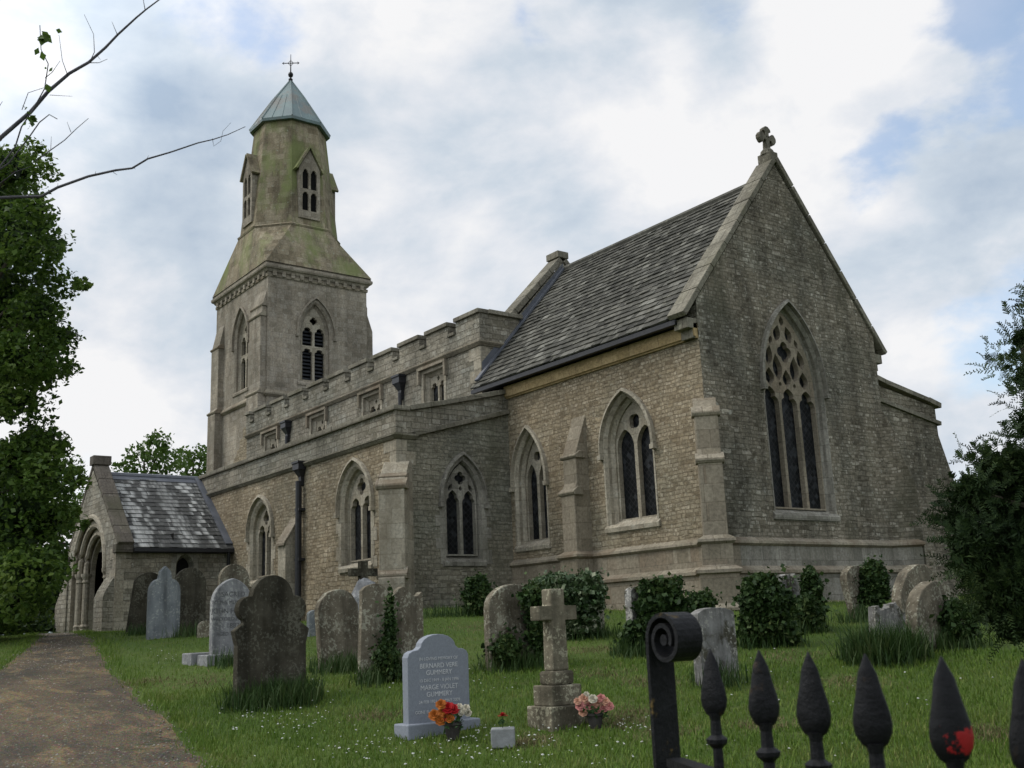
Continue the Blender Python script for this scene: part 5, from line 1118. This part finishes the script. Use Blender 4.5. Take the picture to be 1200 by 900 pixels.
bouquet('basket of faded pink and peach flowers beside the stone cross', 698, 853, [(-17, 26, 7, 'pink'), (-12, 33, 7, 'peach'), (-7, 26, 7, 'pink'), (-14, 18, 6, 'peach'), (-2, 33, 6, 'cream'), (3, 28, 7, 'peach'), (8, 33, 6, 'pink'), (13, 29, 6, 'peach'), (17, 24, 6, 'pink'), (-9, 38, 4, 'cream'), (10, 22, 6, 'pink'), (-20, 31, 5, 'peach'), (2, 21, 6, 'pink')], .26, 'pot', 170, .14)
q, d = ground_at(590, 876); s = mpp(q); e = empty('flower_vase', q); tag(e, 'small square stone flower vase holding a single red rose', 'vase')
mb = MB(); mb.prism([(u * s, v * s, 0) for u, v in ((-14, -11), (14, -11), (14, 11), (-14, 11))], (0, 0, 22 * s)); b_ = mb.build('vase_block', M['vase'], e, bevel=.012); b_.rotation_euler.z = R(52)
mb = MB(); mb.tube([(0, 0, .1), (.0, .0, 22 * s), (.004, 0, 34 * s)], .004, 5); mb.build('stem', M['stem'], e); bloom(e, (.004, 0, 35 * s), 6.5 * s, 'red'); P = ball_points(14, (0, 0, 27 * s), (.04, .04, .03), .2); V, F = leaf_cloud(P, .035); fast_mesh('leaves', V, F, M['stem'], e)

# ================================================================== TREES
def clump_leaves(clumps, dens, size, mat, name, parent, base, depth_j, up=.25, aspect=.62, shell=.35):
    Ps = []
    for (px, py, d, r) in clumps:
        dr = ray(px, py); dd = d + rnd.uniform(-depth_j, depth_j); c = np.array(dr * dd); rr = r * dd / FPX
        Ps.append(ball_points(int(dens * rr * rr) + 20, c, (rr, rr, rr * rnd.uniform(.6, .85)), shell))
    P = np.concatenate(Ps); P = P[P[:, 2] > H(P[:, 0], P[:, 1]) + .1] - np.array(base); V, F = leaf_cloud(P, size, up_bias=up, aspect=aspect); return fast_mesh(name, V, F, M[mat], parent)
def limbs(base, top, targets, r0, parent, name='trunk', mat='bark'):
    """tapered trunk and a limb to each target"""
    mb = MB(); base, top = Vector(base), Vector(top); b0 = Vector((0, 0, 0))
    pts = [(base.lerp(top, t) + Vector((rnd.uniform(-.1, .1) * t, rnd.uniform(-.1, .1) * t, 0))) - base for t in (0, .08, .25, .45, .65, .85, 1)]; pts[0].z -= .3
    mb.tube(pts, [r0 * 1.5, r0 * 1.1, r0 * .95, r0 * .8, r0 * .6, r0 * .4, r0 * .15], 9)
    for tg in targets:
        tg = Vector(tg) - base; t = max(.2, min(.9, (tg.z / max(.1, top.z - base.z)) * .75)); st = (top - base) * t; mid = st.lerp(tg, .5) + Vector((rnd.uniform(-.2, .2), rnd.uniform(-.2, .2), rnd.uniform(0, .3)))
        mb.tube([st, st.lerp(mid, .5), mid, tg], [r0 * .42 * (1 - t * .5), r0 * .3, r0 * .18, r0 * .06], 6)
    return mb.build(name, M[mat], parent, smooth=True)
# big broadleaf tree at the left of the path
D = 23
lt = [(-70, 200, 60), (0, 230, 45), (20, 195, 26), (44, 188, 16), (62, 205, 9), (42, 246, 20), (25, 280, 45), (-50, 320, 90), (38, 300, 24), (74, 336, 16), (95, 333, 10), (60, 326, 14), (42, 366, 30), (72, 395, 20), (84, 432, 12), (52, 430, 22), (30, 420, 45), (10, 360, 50), (-40, 440, 80), (20, 470, 26), (48, 500, 16), (48, 520, 28), (66, 522, 10), (85, 560, 13), (60, 560, 34), (84, 600, 9), (62, 610, 24), (30, 610, 50), (-30, 600, 90), (64, 655, 16), (36, 670, 40), (-10, 690, 60), (44, 704, 18), (-60, 700, 70), (28, 540, 45), (100, 614, 5), (96, 335, 8), (40, 170, 10), (20, 712, 22), (-20, 725, 30)]
fixed = [(x, y, D + (2.5 if x < 20 else 0), r * 1.12) for x, y, r in lt]
tb, _ = ground_at(-95, 752); tb = Vector(ray(-70, 748) * 24.5); tb.z = float(H(tb.x, tb.y))
tr_ = empty('broadleaf_tree', tb); tag(tr_, 'big broadleaf tree with dark leafy crown at the left of the path', 'tree')
limbs(tb, Vector(ray(-60, 150) * 25), [Vector(ray(x, y) * 24) for x, y, r in lt if r > 24], .32, tr_)
clump_leaves(fixed, 1500, .102, 'maple', 'crown', tr_, tb, 1.0, up=.55)
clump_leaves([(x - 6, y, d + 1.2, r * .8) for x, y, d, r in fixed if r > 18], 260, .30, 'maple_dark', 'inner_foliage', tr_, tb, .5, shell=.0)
# dark shrubs closing the view behind it, shade put into their leaf colour
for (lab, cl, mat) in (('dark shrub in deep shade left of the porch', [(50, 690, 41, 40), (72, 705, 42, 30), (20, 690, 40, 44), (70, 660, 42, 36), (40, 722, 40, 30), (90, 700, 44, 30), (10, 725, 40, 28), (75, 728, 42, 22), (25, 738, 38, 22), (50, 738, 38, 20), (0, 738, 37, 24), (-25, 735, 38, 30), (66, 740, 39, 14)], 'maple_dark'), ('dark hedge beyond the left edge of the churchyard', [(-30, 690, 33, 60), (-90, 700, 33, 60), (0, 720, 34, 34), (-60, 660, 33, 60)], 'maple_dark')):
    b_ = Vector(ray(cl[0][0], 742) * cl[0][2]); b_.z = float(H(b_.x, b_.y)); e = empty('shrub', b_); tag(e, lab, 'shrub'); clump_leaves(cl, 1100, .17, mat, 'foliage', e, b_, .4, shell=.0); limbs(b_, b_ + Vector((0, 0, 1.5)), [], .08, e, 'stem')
# trees far behind the porch
for (lab, cl) in (('light green tree rising behind the porch ridge, nearer the porch gable', [(170, 545, 66, 26), (186, 514, 66, 15), (180, 530, 66, 20), (196, 540, 67, 24), (146, 550, 66, 15), (160, 530, 66, 12), (150, 575, 66, 30), (190, 575, 66, 30)]), ('light green tree between the porch roof and the tower', [(226, 545, 72, 24), (236, 530, 72, 12), (215, 535, 72, 14), (246, 545, 72, 22), (235, 570, 72, 30), (260, 560, 73, 30)]),
                  ('distant tree hidden mostly behind the big broadleaf tree', [(100, 600, 75, 30), (60, 600, 75, 40), (20, 620, 76, 50), (-40, 610, 76, 60), (110, 580, 75, 14)])):
    b_ = Vector(ray(cl[0][0], 740) * cl[0][2]); b_.z = float(H(b_.x, b_.y)); e = empty('distant_tree', b_); tag(e, lab, 'tree', 'trees beyond the church'); limbs(b_, Vector(ray(cl[0][0], cl[0][1] - 5) * cl[0][2]), [Vector(ray(c[0], c[1]) * c[2]) for c in cl[1:]], .3, e); clump_leaves(cl, 150, .27, 'far_leaf', 'crown', e, b_, 1.0)
for i, (px, d, hh) in enumerate(((1120, 48, 40), (1190, 50, 46), (1260, 52, 60), (1330, 50, 60))):
    b_ = Vector(ray(px, 712) * d); b_.z = float(H(b_.x, b_.y)); e = empty('hedge_shrub', b_); tag(e, ('field hedge shrub glimpsed right of the vestry', 'field hedge shrub hidden behind the yew', 'outer field hedge shrub beyond the yew', 'last field hedge shrub past the right edge')[i], 'shrub', 'hedge beyond the churchyard'); limbs(b_, b_ + Vector((0, 0, 1.2)), [], .08, e, 'stem'); clump_leaves([(px + rnd.uniform(-25, 25), 712 - rnd.uniform(0, hh), d, 30) for _ in range(5)], 150, .25, 'maple_dark', 'foliage', e, b_, .8)
# yew on the right: upswept sprigs of short needles
def sprigs(centres, base, per, length, rng=nrg):
    Vs = []; Fs = []; k = 0; Ps = []; Ds = []
    for c, r in centres:
        n = max(6, int(per * (r / .35) ** 2)); D_ = rng.normal(0, 1, (n, 3)); D_ /= np.linalg.norm(D_, axis=1)[:, None]; P0 = c + D_ * r * (.35 + .6 * rng.random(n))[:, None] * np.array([1, 1, .9])
        A = D_ * .8 + rng.normal(0, .35, (n, 3)) + np.array([0, 0, .45]); A /= np.linalg.norm(A, axis=1)[:, None]; Ps.append(P0); Ds.append(A)
    P0 = np.concatenate(Ps); A = np.concatenate(Ds); n = len(P0); L = length * (.5 + rng.random(n)); m = 18
    t = (np.arange(m) + .5) / m; side = np.cross(A, rng.normal(0, 1, (n, 3))); side /= np.linalg.norm(side, axis=1)[:, None]
    C = P0[:, None] + A[:, None] * (t[None, :, None] * L[:, None, None]) - np.array([0, 0, 1.0]) * (t[None, :, None] ** 2 * L[:, None, None] * .25)
    sg = np.where(np.arange(m) % 2, 1.0, -1.0)[None, :, None]; nl = (.034 * (1 - .55 * t))[None, :, None]
    tip = C + side[:, None] * sg * nl + A[:, None] * nl * .55 + rng.normal(0, .004, C.shape); w = .006; up_ = np.cross(A, side)
    a = C - A[:, None] * w; b = C + A[:, None] * w; c_ = tip + A[:, None] * w * .6; d_ = tip - A[:, None] * w * .6
    V = np.stack([a, b, c_, d_], 2).reshape(-1, 3) - np.array(base); return V, np.arange(len(V)).reshape(-1, 4)
yc = [(1207, 330, 9), (1222, 355, 20), (1187, 372, 8), (1202, 398, 18), (1172, 418, 10), (1180, 432, 16), (1160, 425, 8), (1212, 442, 26), (1192, 470, 14), (1206, 500, 18), (1185, 512, 10), (1150, 540, 12), (1130, 538, 8), (1165, 548, 20), (1190, 550, 34), (1125, 565, 10), (1140, 575, 24), (1165, 590, 40), (1115, 592, 14), (1105, 588, 9), (1125, 612, 22), (1112, 616, 10), (1140, 640, 32), (1175, 640, 44), (1150, 675, 28), (1180, 690, 40), (1132, 660, 16), (1165, 715, 24), (1190, 735, 26), (1215, 600, 60), (1245, 500, 46), (1225, 680, 60), (1256, 420, 46), (1250, 720, 50), (1260, 580, 70), (1290, 480, 70), (1290, 660, 70)]
yb = Vector(ray(1245, 800) * 9.6); yb.z = float(H(yb.x, yb.y)); ye = empty('yew_tree', yb); tag(ye, 'dark yew tree with feathery sprigs at the right edge', 'tree')
cen = []
for x, y, r in yc:
    d = 9.2 + rnd.uniform(-.35, .35) + (.5 if x > 1200 else 0); cen.append((np.array(ray(x, y) * d), r * d / FPX * 1.0))
limbs(yb, Vector(ray(1235, 330) * 9.6), [Vector(c) for c, r in cen if r > .13], .16, ye)
V, F = sprigs(cen, yb, 210, .17); fast_mesh('crown', V, F, M['yew'], ye)
P = np.concatenate([ball_points(int(6500 * r * r / .09) + 10, c, (r * .7, r * .7, r * .65), .1) for c, r in cen if r > .13]) - np.array(yb); V, F = leaf_cloud(P, .05, aspect=.25); fast_mesh('inner_foliage', V, F, M['yew'], ye)
# thin bare tree leaning in from the left
DB = 5.6
def bp_(px, py, d=0): return Vector(ray(px, py) * (DB + d))
bb = Vector(ray(-330, 760) * 5.9); bb.z = float(H(bb.x, bb.y)); bt_ = empty('bare_tree', bb); tag(bt_, 'thin half bare tree reaching long twigs into the sky from the left', 'tree')
def twig(pts, r0, r1, dj=.0, name='branch', d0=0.0):
    P = [bp_(x, y, d0 + dj * i) + Vector((rnd.uniform(-.006, .006),) * 3) for i, (x, y) in enumerate(pts)]
    mb = MB(); mb.tube([p - bb for p in P], [.72 * (r0 + (r1 - r0) * i / (len(P) - 1)) for i in range(len(P))], 6); return mb.build(name, M['twig'], bt_, smooth=True)
mb = MB(); tk = [Vector((0, 0, -.2)), bb.lerp(bp_(-300, 520, .2), .5) - bb, bp_(-290, 500, .2) - bb, bp_(-240, 400, .1) - bb, bp_(-150, 320) - bb]; mb.tube(tk, [.07, .055, .045, .035, .024], 8); mb.build('trunk', M['twig'], bt_, smooth=True)
twig([(-150, 320), (-60, 225), (0, 162), (36, 131), (58, 106), (80, 87), (104, 73), (122, 57), (140, 39), (158, 22), (170, 12), (190, -3), (226, -36)], .016, .003, .02)
twig([(-150, 320), (-80, 255), (-20, 233), (14, 230), (50, 229), (67, 220), (102, 208), (134, 201), (155, 197), (172, 187), (200, 178), (230, 169), (250, 163), (268, 157), (288, 148)], .013, .002, -.015)
for pts, r in (([(-60, 260), (-10, 205), (12, 190), (34, 160), (48, 142), (58, 134), (68, 139)], .006), ([(-40, 250), (0, 195), (18, 172), (26, 148), (40, 128), (52, 104), (55, 76), (48, 58), (46, 30)], .006), ([(80, 87), (72, 72), (70, 40)], .003), ([(52, 92), (62, 84), (72, 70)], .003), ([(40, 190), (58, 177), (76, 164), (88, 152), (102, 140)], .004), ([(58, 177), (60, 160)], .002), ([(82, 156), (78, 143)], .002), ([(104, 73), (112, 60), (110, 40), (100, 16)], .003), ([(104, 73), (118, 72), (126, 69)], .003), ([(113, 64), (118, 70)], .002), ([(139, 40), (133, 24)], .0025), ([(168, 13), (167, -6)], .003), ([(60, 110), (86, 112)], .002), ([(248, 163), (252, 170), (258, 166), (262, 153), (269, 145)], .002), ([(134, 201), (136, 206)], .002), ([(68, 220), (66, 216)], .002), ([(155, 197), (158, 199)], .002), ([(-5, 130), (4, 118)], .003), ([(24, 130), (34, 108), (54, 102)], .003), ([(0, 215), (20, 200), (36, 196)], .004), ([(172, 187), (173, 183)], .002), ([(112, 204), (113, 200)], .002)):
    twig(pts, r, r * .45, .008, 'twig')
P = np.array([bp_(x, y) + Vector((rnd.uniform(-.02, .02), rnd.uniform(-.02, .02), rnd.uniform(-.02, .02))) for x, y, k in ((53, 46, 7), (49, 60, 2), (56, 76, 2), (70, 40, 1), (30, 130, 4), (40, 140, 5), (34, 146, 4), (54, 102, 2)) for _ in range(k)]) - np.array(bb); V, F = leaf_cloud(P, .038, aspect=.7); fast_mesh('leaves', V, F, M['far_leaf'], bt_)

# ================================================================== IRON GATE
g0, gd = Vector((-.68, 1.25, 0)), Vector((-.903, .43, 0)).normalized(); gn = Vector((-gd.y, gd.x, 0)); 
def on_line(px, py):                                   # where a line of sight crosses the gate's vertical plane
    r_ = ray(px, py); n = Vector((gd.y, -gd.x, 0)); t = n.dot(g0) / n.dot(r_); return r_ * t
gate = empty('iron_gate', (g0.x, g0.y, float(H(g0.x, g0.y)))); tag(gate, 'old black iron gate with leaf shaped spearheads and a scrolled end post', 'gate')
GO = gate.location
TIPZ, RAILZ = -.062, -.315
def finial(label=None, mat='iron'):
    return None
spear_me = None
for i, (px, py) in enumerate(((833, 775), (889, 760), (946, 757), (1012, 754), (1101, 755), (1196, 762), (1310, 770))):
    q = on_line(px, py); s = .135
    mb = MB(); mb.tube([(0, 0, -1.42), (0, 0, -.30), (0, 0, -s - .05)], [.0115, .0115, .0105], 8); mb.lathe([(.010, -s - .062), (.021, -s - .052), (.0225, -s - .044), (.012, -s - .036), (.0105, -s - .008), (.014, -s + .006)], (0, 0, 0), 10)
    b_ = mb.build('bar', M['iron'], gate); b_.location = Vector((q.x, q.y, TIPZ)) - GO; b_.rotation_euler = (rnd.uniform(-.012, .012), rnd.uniform(-.012, .012), math.atan2(.57, .82) + rnd.uniform(-.25, .25))
    mb = MB(); mb.lathe([(.012, -s), (.019, -s + .005), (.0265, -s + .020), (.0285, -s + .033), (.0265, -s + .05), (.0195, -s + .078), (.014, -s + .106), (.005, -s + .126), (.0012, 0)], (0, 0, 0), 16, 1.0, .5)
    f_ = mb.build('spearhead', M['red_iron' if i == 4 else 'iron'], b_, smooth=True)
    if i == 4: f_['label'] = 'spearhead with flaking red paint'
e0 = on_line(790, 880); e0.z = RAILZ; e1 = g0 - gd * .35; mb = MB(); mb.box((Vector((e0.x, e0.y, RAILZ)) + Vector((e1.x, e1.y, RAILZ))) / 2 - GO, (Vector((e0.x, e0.y, 0)) - Vector((e1.x, e1.y, 0))) / 2, gn * .02, (0, 0, .009)); mb.build('top_rail', M['rusty_iron'], gate)
mb = MB(); mb.box((Vector((e0.x, e0.y, -1.35)) + Vector((e1.x, e1.y, -1.35))) / 2 - GO, (Vector((e0.x, e0.y, 0)) - Vector((e1.x, e1.y, 0))) / 2, gn * .02, (0, 0, .012)); mb.build('bottom_rail', M['iron'], gate)
# end post: a flat bar whose top is rolled over into a scroll
pq = on_line(779, 850); axs = Vector((.12, .98, 0)).normalized(); lat = Vector((axs.y, -axs.x, 0)); lat = lat if lat.dot(rt0) > 0 else -lat
th = .0055; sec = []
top = -.046; rr = .062
sec = [(0, -1.5), (0, top - .02)]
for k in range(1, 41):
    a = math.pi - k / 40 * math.pi * 3.15; r_ = rr * (1 - .60 * (k / 40)); sec.append((rr + r_ * math.cos(a), top + r_ * math.sin(a)))
mb = MB(); wd = .036; base_ = Vector((pq.x, pq.y, 0)); A_ = []; n_ = len(sec)
for i, (u, z) in enumerate(sec):
    u0, z0 = sec[max(i - 1, 0)]; u1, z1 = sec[min(i + 1, n_ - 1)]; t = Vector((u1 - u0, z1 - z0)); t.normalize(); nrm = Vector((-t.y, t.x))
    A_.append([base_ + lat * (u + nrm.x * th * s1) + Vector((0, 0, z + nrm.y * th * s1)) + axs * wd * s2 - GO for s1, s2 in ((-1, -1), (1, -1), (1, 1), (-1, 1))])
for i in range(n_ - 1):
    for k in range(4): mb.quad(A_[i][k], A_[i][(k + 1) % 4], A_[i + 1][(k + 1) % 4], A_[i + 1][k])
mb.poly(A_[0]); mb.poly(A_[-1][::-1]); mb.build('scroll_post', M['rusty_iron'], gate)
mb = MB(); cpt = base_ + lat * (rr + .0) + Vector((0, 0, top)) - GO; mb.tube([cpt - axs * .034, cpt + axs * .034], .013, 10); mb.build('scroll_boss', M['iron'], gate)
